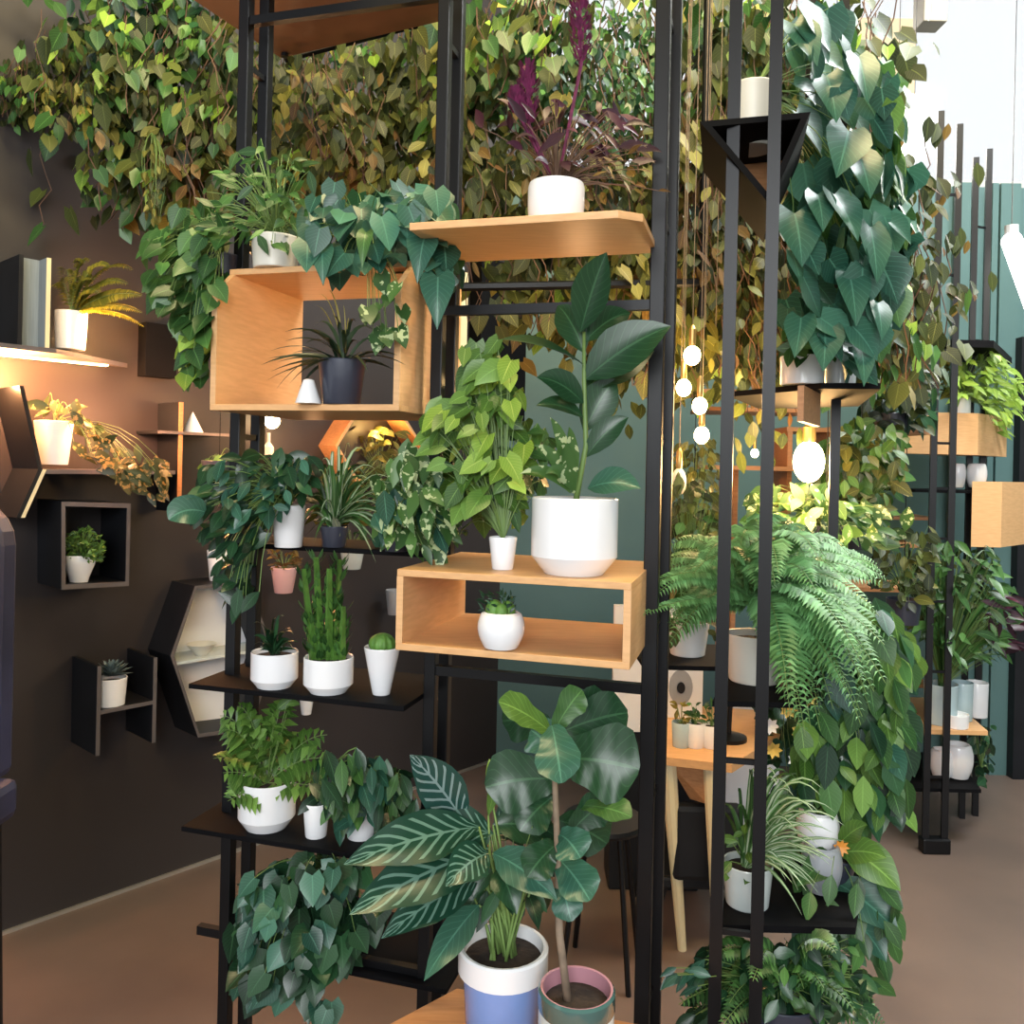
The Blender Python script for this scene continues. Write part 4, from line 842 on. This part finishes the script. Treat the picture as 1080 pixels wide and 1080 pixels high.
# white board with disc
r = thing('display_board', 'white board with a grey round disc standing on the desk', 'board', V((.46, 3.02, ZD)))
a = P(645, 770, 3.05); b = P(742, 640, 3.05)
r.location = V(((a.x + b.x) / 2, 3.05, a.z)); B = MB(); bx(B, ((a.x + b.x) / 2, 3.05, (a.z + b.z) / 2), (b.x - a.x, .03, b.z - a.z)); obj('panel', B, M['paper'], r)
B = MB(); c = P(718, 725, 3.03); n = 28
for rr, y_ in ((1, 3.034),): hexa(B, [V((c.x + .042 * math.cos(2 * math.pi * i / n), y_, c.z + .062 * math.sin(2 * math.pi * i / n))) for i in range(n)], [V((c.x + .042 * math.cos(2 * math.pi * i / n), y_ - .006, c.z + .062 * math.sin(2 * math.pi * i / n))) for i in range(n)])
obj('disc', B, M['grey'], r)
B = MB(); hexa(B, [V((c.x + .014 * math.cos(2 * math.pi * i / n), 3.027, c.z - .0 + .02 * math.sin(2 * math.pi * i / n))) for i in range(n)], [V((c.x + .014 * math.cos(2 * math.pi * i / n), 3.022, c.z + .02 * math.sin(2 * math.pi * i / n))) for i in range(n)]); obj('disc_centre', B, M['darkpanel'], r)
B = MB(); bx(B, ((a.x + b.x) / 2, 3.12, a.z / 2), (b.x - a.x, .16, a.z - .002)); tag(obj('white_cabinet', B, M['darkpanel'], bevel=.004), 'low dark cabinet behind the desk under the white board', 'cabinet').name = 'low_cabinet'
# small pots on desk
for (px, w_, h_, mt, lb, col) in ((718, 20, 26, 'glassjar', 'tiny glass pot with a yellow tuft, leftmost on the desk', 'yel'), (733, 22, 26, 'white', 'tiny white pot with green sprig, second on the desk', 'mid'), (750, 22, 24, 'white', 'tiny white pot right of the sprig pot on the desk', 'mid')):
    r, top = potat(px, ZD, 2.72, w_, h_, lb, 'small_pot', mt=mt, ratio=.85)
    bush(r, top, [(px - 8, 740), (px + 8, 740), (px + 8, 762), (px - 8, 762)], (2.70, 2.74), 16, 10, col, 'lance', px, .4, -.5, 0)
# desk lamp
r = thing('desk_lamp', 'black desk lamp with slanting arm and pale head on the desk', 'lamp', V((.84, 2.8, ZD)))
b_ = pz(768, ZD, 2.8); r.location = b_
B = MB(); lathe(B, b_, [(.06, 0), (.06, .012), (.01, .02)], 20); obj('base', B, M['black'], r, smooth=True)
B = MB(); tube(B, [b_ + V((0, 0, .015)), P(770, 745, 2.8), P(800, 705, 2.75)], .009, 8); obj('arm', B, M['black'], r)
B = MB(); c = P(815, 712, 2.72); hexa(B, [c + V((-.05, -.02, .03)), c + V((.01, -.05, .05)), c + V((.05, -.02, .0)), c + V((-.02, .02, -.03))], [c + V((-.05, .0, .045)), c + V((.01, -.03, .065)), c + V((.05, 0, .015)), c + V((-.02, .04, -.015))]); obj('shade', B, M['grey'], r)
# flower vase
b_ = pz(822, ZD, 2.95)
r = thing('flower_vase', 'bunch of yellow and white flowers on the desk behind the ladder rack', 'flowers', b_)
top = pot(r, b_, .045, .035, .10, 'greypot')
bush(r, top, [(800, 715), (850, 710), (860, 800), (800, 800)], (2.80, 3.02), 110, 24, 'dk', 'ovate', 171, .6, .1, .02)
rnd = random.Random(6)
for i, (x, y) in enumerate(((808, 725), (825, 735), (835, 722), (830, 748), (812, 765), (842, 770), (838, 800), (815, 790), (845, 738), (852, 735))):
    B = MB(); c = P(x, y, 2.79)
    for k in range(7): a = k * .9; leaf(B, c, V((math.cos(a), -.5, math.sin(a))), V((0, -1, 0)), .032, .018, 'ovate', 0, 3)
    obj('flower', B, M['yellow'] if i % 2 else M['paper'], r)
# pink jar on black ledge
r = thing('candle_jar', 'pink candle jar on a black ledge right of the ladder rack', 'jar', P(858, 722, 2.2))
b_ = V(r.location); B = MB(); lathe(B, b_, [(.022, 0), (.026, .003), (.026, .06), (.024, .062), (.022, .055), (.001, .05)], 20); obj('jar', B, M['pink'], r, smooth=True)
B = MB(); bx(B, b_ + V((.0, .0, -.007)), (.10, .12, .012)); obj('ledge', B, M['woodd'], r)
B = MB(); tube(B, [b_ + V((.03, 0, -.013)), V((b_.x + .03, b_.y, .004))], .008, 6); obj('stand', B, M['black'], r)
# white door-like panel and chair under desk
B = MB(); a = P(766, 905, 3.35); b = P(800, 790, 3.35); bx(B, (a.x + .10, 3.4, .42), (.22, .04, .84)); tag(obj('white_panel', B, M['paper'], bevel=.003), 'tall white panel standing behind the desk between the ladder posts', 'panel')
r = thing('desk_chair', 'black chair with thin metal legs under the wooden desk', 'chair', V((.72, 2.62, 0)))
c = P(742, 900, 2.62); B = MB(); bx(B, (c.x + .02, 2.66, c.z + .02), (.22, .05, .24)); obj('backrest', B, M['darkpanel'], r, bevel=.02)
B = MB(); bx(B, (c.x + .02, 2.84, c.z - .12), (.30, .34, .04)); obj('seat', B, M['darkpanel'], r, bevel=.01)
for sx in (-1, 1):
    for y in (2.68, 3.0):
        B = MB(); tube(B, [(c.x + sx * .12 + .02, y, c.z - .12), (c.x + sx * .17 + .02, y, 0)], .008, 6); obj('leg', B, M['black'], r)
r = thing('side_stool', 'slim black stool with thin legs behind the fig, left of the desk', 'stool', P(640, 980, 2.5)); r.location.z = 0
zt_ = P(640, 862, 2.55).z; cx_ = P(636, 900, 2.55).x
B = MB(); lathe(B, (cx_, 2.55, zt_ - .02), [(.12, 0), (.125, .01), (.12, .02), (.001, .02)], 24); obj('seat', B, M['black'], r, smooth=True)
for k in range(4):
    a = k * math.pi / 2 + .5; B = MB(); tube(B, [(cx_ + .08 * math.cos(a), 2.55 + .08 * math.sin(a), zt_ - .02), (cx_ + .14 * math.cos(a), 2.55 + .14 * math.sin(a), 0)], .008, 6); obj('leg', B, M['black'], r)
# ================================================================== LAMPS
def bulb(px, py, Y, rpx, label, grp, ztop=3.9, mt='glow', long=1.0):
    c = P(px, py, Y); k = Y / FPX; R = rpx * k
    r = thing('pendant_bulb', label, 'lamp', c - V((0, 0, R)), grp)
    global lastbulb
    lastbulb = r
    B = MB(); ball(B, c, R, R * 1.15 * long); obj('bulb', B, M[mt], r, smooth=True)
    B = MB(); lathe(B, c + V((0, 0, R * 1.0 * long)), [(R * .35, 0), (R * .42, .01), (R * .42, .045), (R * .15, .055)], 12); obj('socket', B, mat('brass', (.5, .33, .12), .35, .8) if 'brass' not in bpy.data.materials else bpy.data.materials['brass'], r, smooth=True)
    B = MB(); tube(B, [c + V((0, 0, R * 1.0 * long + .05)), V((c.x, c.y, ztop))], .0010, 5); obj('cord', B, M['bark'], r)
for (x, y, Y, s_, lb) in ((730, 375, 2.15, 9, 'topmost glowing bulb of the hanging cluster by the thick post'), (721, 409, 2.2, 8, 'second glowing bulb from the top, nearest the thick post'), (738, 428, 2.1, 8, 'third glowing bulb down in the hanging cluster'), (740, 459, 2.2, 8, 'lowest round glowing bulb of the hanging cluster')):
    bulb(x, y, Y, s_, lb, 'bulbs of the hanging cluster')
bulb(716, 508, 2.2, 8, 'pale unlit teardrop bulb lowest beside the thick post', 'bulbs of the hanging cluster', mt='cream', long=1.6)
bulb(853, 487, 2.35, 16, 'largest glowing bulb, hanging right of the ladder rack under the dark shelf', None, ztop=ZM - .014, long=1.2)
bulb(796, 478, 2.9, 4, 'tiny far glowing bulb seen between the ladder posts', None)
for x in (722, 745, 756):
    q = P(x, 300, 2.25); B = MB(); tube(B, [V((q.x, q.y, 3.9)), V((q.x, q.y, P(x, 345, 2.25).z))], .0010, 5); obj('cord', B, M['bark'], lastbulb)
point('cluster_glow', P(745, 415, 2.28), 6, (1, .62, .25), .06)
point('lamp_glow', P(853, 500, 2.25), 9, (1, .55, .2), .05)
# tube pendant at right, dark pendant top
r = thing('tube_light', 'white glowing tube light hanging at the right edge', 'lamp', P(1090, 330, 3.6))
B = MB(); tube(B, [P(1067, 254, 3.7), P(1094, 325, 3.3)], .042, 14); obj('tube', B, M['tubeglow'], r, smooth=True)
B = MB(); tube(B, [P(1067, 238, 3.7), P(1067, 252, 3.7)], .028, 12); obj('cap', B, M['grey'], r)
B = MB(); tube(B, [P(1067, 238, 3.7), V((P(1067, 238, 3.7).x, 3.7, 4.2))], .002, 5); obj('cord', B, M['black'], r)
r = thing('pendant_spotlight', 'dark square pendant spotlight against the bright window', 'lamp', P(981, 28, 3.6))
B = MB(); c = P(981, 10, 3.6); bx(B, c, (.10, .10, .15)); obj('housing', B, mat('taupe_metal', (.18, .16, .12), .5), r, bevel=.004)
B = MB(); tube(B, [c, V((c.x, c.y, 4.2))], .004, 6); obj('rod', B, M['black'], r)
# beige ledge seen through the window
B = MB(); a = P(895, 50, 4.9); b = P(958, 30, 4.9); bx(B, ((a.x + b.x) / 2, 5.0, (a.z + .12) / 2), (b.x - a.x, .4, a.z + .12)); tag(obj('outdoor_wall', B, mat('beige_stone', (.55, .45, .30), .8)), 'beige masonry outside the high window at upper right', 'wall')
# ================================================================== RACK 3 (far right)
Y3 = 3.40
r = thing('shelving_rack', 'far black ladder rack standing on the brown floor at right', 'rack', V((P(995, 500, Y3).x, Y3, 0))); rack3 = r
def col3(px, Y, z1, root=None, w_=.012):
    q = P(px, 500, Y); rail(root or rack3, (q.x, q.y, 0), (q.x, q.y, z1), w_); return q
qa = col3(984, Y3, 2.95); qb = col3(1004, Y3, 2.90)
for z in (1.63, 1.45, 1.25, 1.0, .72, .30, 2.0, 2.3, 2.62, .05): rail(r, (qa.x, qa.y, z), (qb.x, qb.y, z), .007, 'rung')
qc = col3(1022, 3.75, 2.90); qd = col3(1036, 3.78, 2.95)
for z in (1.35, 1.7, 2.1, 2.6): rail(r, (qc.x, qc.y, z), (qd.x, qd.y, z), .006, 'rung')
B = MB(); bx(B, ((qa.x + qb.x) / 2, Y3, .03), (.11, .05, .06)); obj('foot', B, M['black'], r, bevel=.006)
def shelf3(px0, px1, y, Y, dep, th, mt, root=None, name='shelf', skew=0):
    a = P(px0, y, Y); b = P(px1, y, Y); z = (a.z + b.z) / 2
    return polyplate([a, b, b + V((skew, dep, 0)), a + V((skew, dep, 0))], z, th, mt, root or rack3, name), z
# upper black trough
polyplate([P(958, 365, 3.50), P(1048, 360, 3.50), P(1068, 350, 4.00), P(965, 350, 4.05)], P(1000, 362, 3.60).z, .03, 'blackshelf', rack3)
shelf3(965, 1045, 517, 3.60, .3, .012, 'blackshelf')
shelf3(925, 985, 545, 3.80, .3, .014, 'woodd', skew=.05); shelf3(930, 985, 574, 3.60, .3, .014, 'woodd')
shelf3(935, 985, 722, 3.70, .3, .014, 'woodd')
_, z5 = shelf3(955, 1042, 770, 3.45, .50, .018, 'woodh', skew=.10)
_, z6 = shelf3(962, 1035, 832, 3.45, .45, .014, 'blackshelf', skew=.12)
# oak boxes
def box3(x0, y0, x1, y1, Y, dep, label, skew=.0):
    a = P(x0, y1, Y); b = P(x1, y0, Y); za, zb_ = P((x0 + x1) / 2, y1, Y).z, P((x0 + x1) / 2, y0, Y).z
    r = thing('oak_crate', label, 'box', V(((a.x + b.x) / 2, Y, za)))
    for nm, (xa, xb, ya, yb, z0, z1) in {'front_panel': (a.x, b.x, Y, Y + .012, za, zb_), 'back_panel': (a.x, b.x, Y + dep - .012, Y + dep, za, zb_), 'side_panel': (a.x, a.x + .012, Y + .012, Y + dep - .012, za, zb_), 'side_panel.001': (b.x - .012, b.x, Y + .012, Y + dep - .012, za, zb_), 'bottom_panel': (a.x + .012, b.x - .012, Y + .012, Y + dep - .012, za, za + .012)}.items():
        B = MB(); S_ = lambda y: skew * (y - Y) / dep
        ps = [(xa + S_(ya), ya), (xb + S_(ya), ya), (xb + S_(yb), yb), (xa + S_(yb), yb)]; prism(B, ps, z0, z1); obj(nm.split('.')[0], B, M['wood'], r)
    return r, za, zb_
r, z0_, z1_ = box3(952, 435, 1032, 479, 3.58, .24, 'orange-toned oak crate on the far rack under the lime plant', .26)
r, z2_, z3_ = box3(1024, 508, 1057, 577, 3.58, .22, 'tall oak crate at the right of the far rack below the first crate', .24)
b_ = V((P(1013, 435, 3.68).x, 3.68, z0_ + .0125))
r = thing('lime_plant', 'bright lime feathery plant in white pot on the far oak crate', 'plant', b_)
top = pot(r, b_, .040, .036, z1_ - z0_ + .07, 'white')
bush(r, top, [(1000, 400), (1020, 375), (1050, 370), (1075, 395), (1078, 440), (1060, 460), (1030, 420), (1005, 418)], (3.50, 3.90), 260, 17, 'lime', 'lance', 181, .35, .2, .05)
bush(r, top, [(965, 395), (1005, 375), (1010, 420), (970, 425)], (3.60, 3.90), 60, 16, 'olive', 'lance', 182, .35, .2, .05)
# small white ornaments between crates
for (x, y, w_) in ((1010, 505, 16), (1030, 505, 20)):
    r, top = potat(x, P(x, 515, 3.72).z, 3.72, w_, 26, 'white bowl between the two oak crates, %s of the pair' % ('left' if x == 1010 else 'right'), 'small_bowl', 'round', cat='bowl', soil=False)
# palm-ish plant with jars on wooden shelf
r, top = potat(992, z5, 3.55, 34, 42, 'tall leafy palm in glass jar on the far wooden shelf', 'leafy_palm', mt='glassjar', ratio=.9)
straps(r, top, spread(1015, 665, 65, 95, 60, 191, -20, 180, .35), .018, 'mid', (3.35, 3.80), 192, .03, 'lance')
bush(r, top, [(955, 590), (1000, 570), (1050, 575), (1080, 640), (1060, 690), (1010, 700), (960, 660)], (3.35, 3.90), 260, 22, 'mid', 'lance', 193, .35, .1, .05)
bush(r, top, [(955, 590), (1030, 570), (1060, 640), (1000, 690), (960, 650)], (3.50, 3.90), 120, 20, 'olived', 'lance', 194, .35, .1, .05)
bush(r, top, [(1040, 630), (1080, 625), (1080, 680), (1050, 690)], (3.40, 3.60), 30, 24, 'purple', 'lance', 195, .3, .1, .02)
for (x, Y, w_, h_, mt, lb) in ((1014, 3.60, 22, 40, 'glassjar', 'pale blue glass jar, middle of the far wooden shelf'), (1030, 3.66, 22, 36, 'white', 'white jar with pump at right end of the far wooden shelf'), (1008, 3.50, 26, 14, 'white', 'low white dish in front on the far wooden shelf')):
    r, top = potat(x, z5, Y, w_, h_, lb, 'jar', 'taper', mt, ratio=.95, cat='jar', soil=False)
for (x, w_, h_, mt, lb) in ((993, 24, 30, 'white', 'round white vase at left on the lowest far shelf'), (1010, 30, 36, 'white', 'large white lumpy vase with dark hole on the lowest far shelf')):
    r, top = potat(x, z6, 3.58, w_, h_, lb, 'vase', 'round', mt, cat='vase', soil=False)
r = thing('leafy_plant', 'dark hanging leaves beside the white vases on the lowest far shelf', 'plant', V((P(1035, 800, 3.70).x, 3.70, z6)))
bush(r, V(r.location), [(1020, 770), (1050, 765), (1045, 815), (1030, 830)], (3.60, 3.90), 40, 16, 'dk', 'ovate', 196, .5, .3, .02)
# wall shelves in the background between the ladder and far racks
r = thing('back_shelving', 'background wooden shelving glowing orange behind the big bulb', 'shelf', V((P(820, 900, 3.3).x, 3.3, 0)))
for (x0, x1, y, Y, m_) in ((690, 790, 410, 3.3, 'woodd'), (750, 890, 492, 3.2, 'woodd'), (742, 860, 430, 3.4, 'woodd'), (830, 985, 452, 3.3, 'woodd'), (880, 980, 620, 3.3, 'woodd'), (700, 880, 700, 3.4, 'woodd')):
    shelf3(x0, x1, y, Y, .25, .016, m_, r)
for (x, y0, y1, Y) in ((830, 450, 620, 3.3), (878, 450, 560, 3.3), (772, 492, 700, 3.35), (700, 410, 560, 3.4)):
    a = P(x, y1, Y); b = P(x, y0, Y); B = MB(); bx(B, (a.x, Y + .12, (a.z + b.z) / 2), (.018, .24, b.z - a.z)); obj('upright', B, M['woodd'], r)
# background bushes
def bgbush(lb, poly, Y, n, size, mt, seed, shape='ovate', asp=.5, name='bushy_plant', base=None):
    xs = [p[0] for p in poly]; ys = [p[1] for p in poly]; o_ = P(sum(xs) / len(xs), max(ys) - 10, sum(Y) / 2)
    r = thing(name, lb, 'plant', o_ - V((0, 0, .06))); pot(r, o_ - V((0, 0, .06)), .06, .05, .09, 'greypot')
    B = MB(); tube(B, [o_ + V((0, 0, .02)), V((o_.x, o_.y, 4.2))], .0015, 5); obj('hanger', B, M['black'], r)
    for i, (m_, f_) in enumerate(mt): bush(r, o_ + V((0, 0, .03)), poly, Y, int(n * f_), size, m_, shape, seed + i, asp, .3, .05, stems=.4)
    return r
bgbush('yellow-green bush lit by the big bulb, right of it', [(865, 470), (905, 440), (955, 460), (950, 520), (930, 560), (880, 570), (860, 530)], (2.6, 3.1), 260, 22, (('bright', .5), ('olive', .5), ('mid', .4)), 201)
bgbush('low variegated plant below the big bulb', [(790, 520), (835, 505), (920, 530), (960, 545), (940, 575), (860, 570), (790, 560)], (2.3, 2.6), 110, 24, (('varie', .7), ('mid', .6)), 205)
bgbush('pale spotted plant right of the thick post under the bulbs', [(700, 470), (760, 465), (765, 560), (700, 570)], (2.7, 3.0), 150, 14, (('olive', .7), ('olived', .7)), 209)
bgbush('brownish trailing plant beside the far rack, left of its posts', [(925, 560), (985, 560), (985, 640), (950, 650), (920, 610)], (2.9, 3.2), 120, 18, (('olived', .8), ('olive', .3)), 213)
bgbush('dark trailing plant left of the far rack under the dark trough', [(900, 370), (985, 365), (985, 450), (930, 455), (900, 420)], (2.9, 3.3), 160, 22, (('dk', .6), ('olived', .7)), 217)
bgbush('small leafy plant between left post and crossed wall shelf', [(210, 485), (250, 478), (250, 500), (215, 505)], (2.9, 3.0), 30, 18, (('bright', 1),), 221)
# ================================================================== FOLIAGE CURTAIN
rnd = random.Random(77)
def clump(mats, R, n, size, shape, asp, seed, zs=1.0):
    """returns a root at origin with hanging creeper foliage"""
    rn = random.Random(seed); root = thing('hanging_creeper', '', 'plant', V((0, 0, 0)))
    for mt, f_ in mats:
        B = MB()
        for i in range(int(n * f_)):
            p = V((rn.gauss(0, R * .5), rn.gauss(0, R * .28), rn.gauss(0, R * .5) * zs)); L = size * rn.uniform(.7, 1.3)
            d = (V((rn.uniform(-.6, .6), rn.uniform(-.5, .1), -.8)) + rv(rn) * .5).normalized(); up = (V((0, -1, .5)) + rv(rn) * .7).normalized()
            leaf(B, p, d, up, L, L * asp, shape, rn.uniform(0, .5), 4, rn.uniform(.05, .35))
        obj('leaves', B, M[mt], root, smooth='all')
    B = MB()
    for i in range(12):
        x, y = rn.gauss(0, R * .4), rn.gauss(0, R * .2); z = R * .7
        pts = [V((x, y, z))]
        for k in range(6): x += rn.uniform(-.03, .03) * R / .2; y += rn.uniform(-.02, .02); z -= R * .25; pts.append(V((x, y, z)))
        tube(B, pts, .0018, 4, caps=False)
    obj('vines', B, M['brownstem'], root)
    return root
kinds = [clump((('olive', .40), ('olived', .5), ('lime', .10)), .20, 130, .060, 'heart', .75, 1),
         clump((('olived', .7), ('olive', .2), ('rust', .14)), .20, 140, .055, 'ovate', .55, 2),
         clump((('mid', .3), ('olived', .45), ('lime', .08), ('yel', .05)), .20, 130, .060, 'heart', .8, 3),
         clump((('dk', .5), ('mid', .5)), .20, 330, .034, 'ovate', .6, 4),
         clump((('yel', .25), ('rust', .2), ('olive', .5)), .18, 110, .055, 'heart', .7, 5),
         clump((('bright', .35), ('mid', .4), ('dk', .3)), .20, 180, .055, 'ovate', .6, 6)]
LBL = ['olive heart-leaved creeper in the dense green curtain high behind the racks', 'dark olive creeper in the dense green curtain high behind the racks', 'mid green creeper with odd yellow leaves in the high green curtain',
       'dense small-leaved green plant in the high curtain behind the purple plumes', 'yellow and rusty creeper in the high green curtain', 'fresh green creeper in the high green curtain']
used = [False] * 6; placed = []
def put(k, px, py, Y, sc=1.0):
    q = P(px, py, Y); rz = rnd.uniform(-.5, .5); s_ = sc * rnd.uniform(.9, 1.1)
    if not used[k]:
        o = kinds[k]; used[k] = True; o.location = q; o.rotation_euler = (0, 0, rz); o.scale = (s_,) * 3
    else: o = dup(kinds[k], q, rz, s_)
    placed.append((k, px, py, o))
pl = [(0, 88, 62), (2, 18, 92), (0, 112, 70), (5, 130, 20), (2, 150, 80), (0, 200, 40), (2, 215, 110), (1, 170, 140), (0, 120, 95), (2, 140, 175), (1, 225, 165), (4, 185, 160), (5, 195, 10),
      (0, 50, 96), (0, 310, 90), (1, 350, 120), (2, 330, 170), (3, 380, 75), (1, 400, 150), (0, 430, 110), (4, 370, 190), (4, 440, 190), (2, 300, 210), (1, 410, 210), (0, 440, 60), (2, 290, 130),
      (2, 500, 60), (0, 520, 110), (2, 550, 40), (1, 500, 170), (0, 510, 210), (3, 640, 60), (3, 665, 110), (3, 630, 130), (3, 680, 60), (1, 580, 150), (1, 600, 200), (2, 560, 80), (1, 660, 190), (3, 600, 60), (4, 690, 200), (0, 620, 240),
      (0, 570, 285), (0, 640, 290), (1, 690, 250), (4, 600, 310), (1, 660, 350), (4, 690, 330), (0, 740, 40), (2, 770, 20), (0, 745, 120), (0, 780, 80), (1, 745, 190), (4, 750, 170), (0, 790, 210), (1, 760, 250), (0, 740, 290), (1, 800, 300),
      (0, 770, 330), (1, 810, 380), (0, 745, 350), (4, 700, 300), (1, 790, 150), (2, 820, 40), (1, 850, 300), (4, 850, 250), (1, 900, 300), (1, 935, 250), (4, 930, 300), (1, 880, 200), (2, 860, 120), (2, 890, 60), (1, 830, 230), (1, 930, 190), (4, 890, 340), (1, 960, 300), (2, 940, 350)]
for (k, x, y) in pl:
    Y = rnd.uniform(2.35, 2.9) if x > 250 else rnd.uniform(2.45, 2.62) + (x / 250) * .15
    if x > 840: Y = rnd.uniform(2.35, 2.7)
    put(k, x, y, Y, 1.0 if x > 120 else .62)
zones = [(0, 105, 'over the dark wall at far left'), (105, 265, 'left of the left posts'), (265, 470, 'between left and middle posts'), (470, 610, 'just right of the middle post'), (610, 705, 'just left of the thick post'), (705, 800, 'between thick post and ladder rack'), (800, 1000, 'right of the ladder rack')]
ordn = ['highest', 'second from top', 'third from top', 'fourth from top', 'fifth from top', 'sixth from top', 'seventh from top', 'eighth from top', 'ninth from top', 'tenth from top', 'lowest']
for k in range(6):
    for (x0, x1, zn) in zones:
        L_ = sorted([p for p in placed if p[0] == k and x0 <= p[1] < x1], key=lambda p: p[2])
        for i, p in enumerate(L_):
            nm = ['olive', 'dark olive', 'mid green', 'small-leaved dense', 'yellow and rusty', 'fresh green'][k]
            p[3]['label'] = nm + ' creeper hanging high ' + zn + ((', ' + ordn[i]) if len(L_) > 1 else ''); p[3]['group'] = 'creepers of the high green curtain'
# light dangling strands at the left under the curtain
for i, (x0, y0, y1, lb) in enumerate(((47, 80, 125, 'leftmost pale strand dangling from the green curtain over the dark wall'), (85, 90, 120, 'second pale strand dangling from the green curtain over the dark wall'), (160, 140, 235, 'long thin stringy plant hanging above the trailing pothos'))):
    r = thing('dangling_vine', lb, 'plant', P(x0, y1, 2.5))
    bush(r, P(x0, y0, 2.5), [(x0 - 8, y0), (x0 + 10, y0), (x0 + 9, y1), (x0 - 7, y1)], (2.45, 2.55), 22 if i < 2 else 60, 12 if i < 2 else 11, 'yel' if i < 2 else 'olive', 'lance', 300 + i, .4, .9, 0, stems=.3)
# trellis bars that carry the curtain
r = thing('ceiling_trellis', 'black bar trellis carrying the green curtain', 'trellis', V((.2, 2.7, 1.9)))
for (x0, y0, x1, y1, Y) in ((300, 62, 480, 15, 2.5), (0, 50, 170, 10, 2.75), (470, 303, 745, 298, 2.3), (475, 215, 475, 440, 2.9)):
    B = MB(); tube(B, [P(x0, y0, Y), P(x1, y1, Y)], .012, 6); obj('bar', B, M['black'], r)
for x in (300, 745):
    q = P(x, 60, 2.3); B = MB(); tube(B, [V((q.x, 2.3, q.z - .7 if x == 745 else q.z)), V((q.x, 2.3, 4.2))], .010, 6); obj('bar', B, M['black'], r)
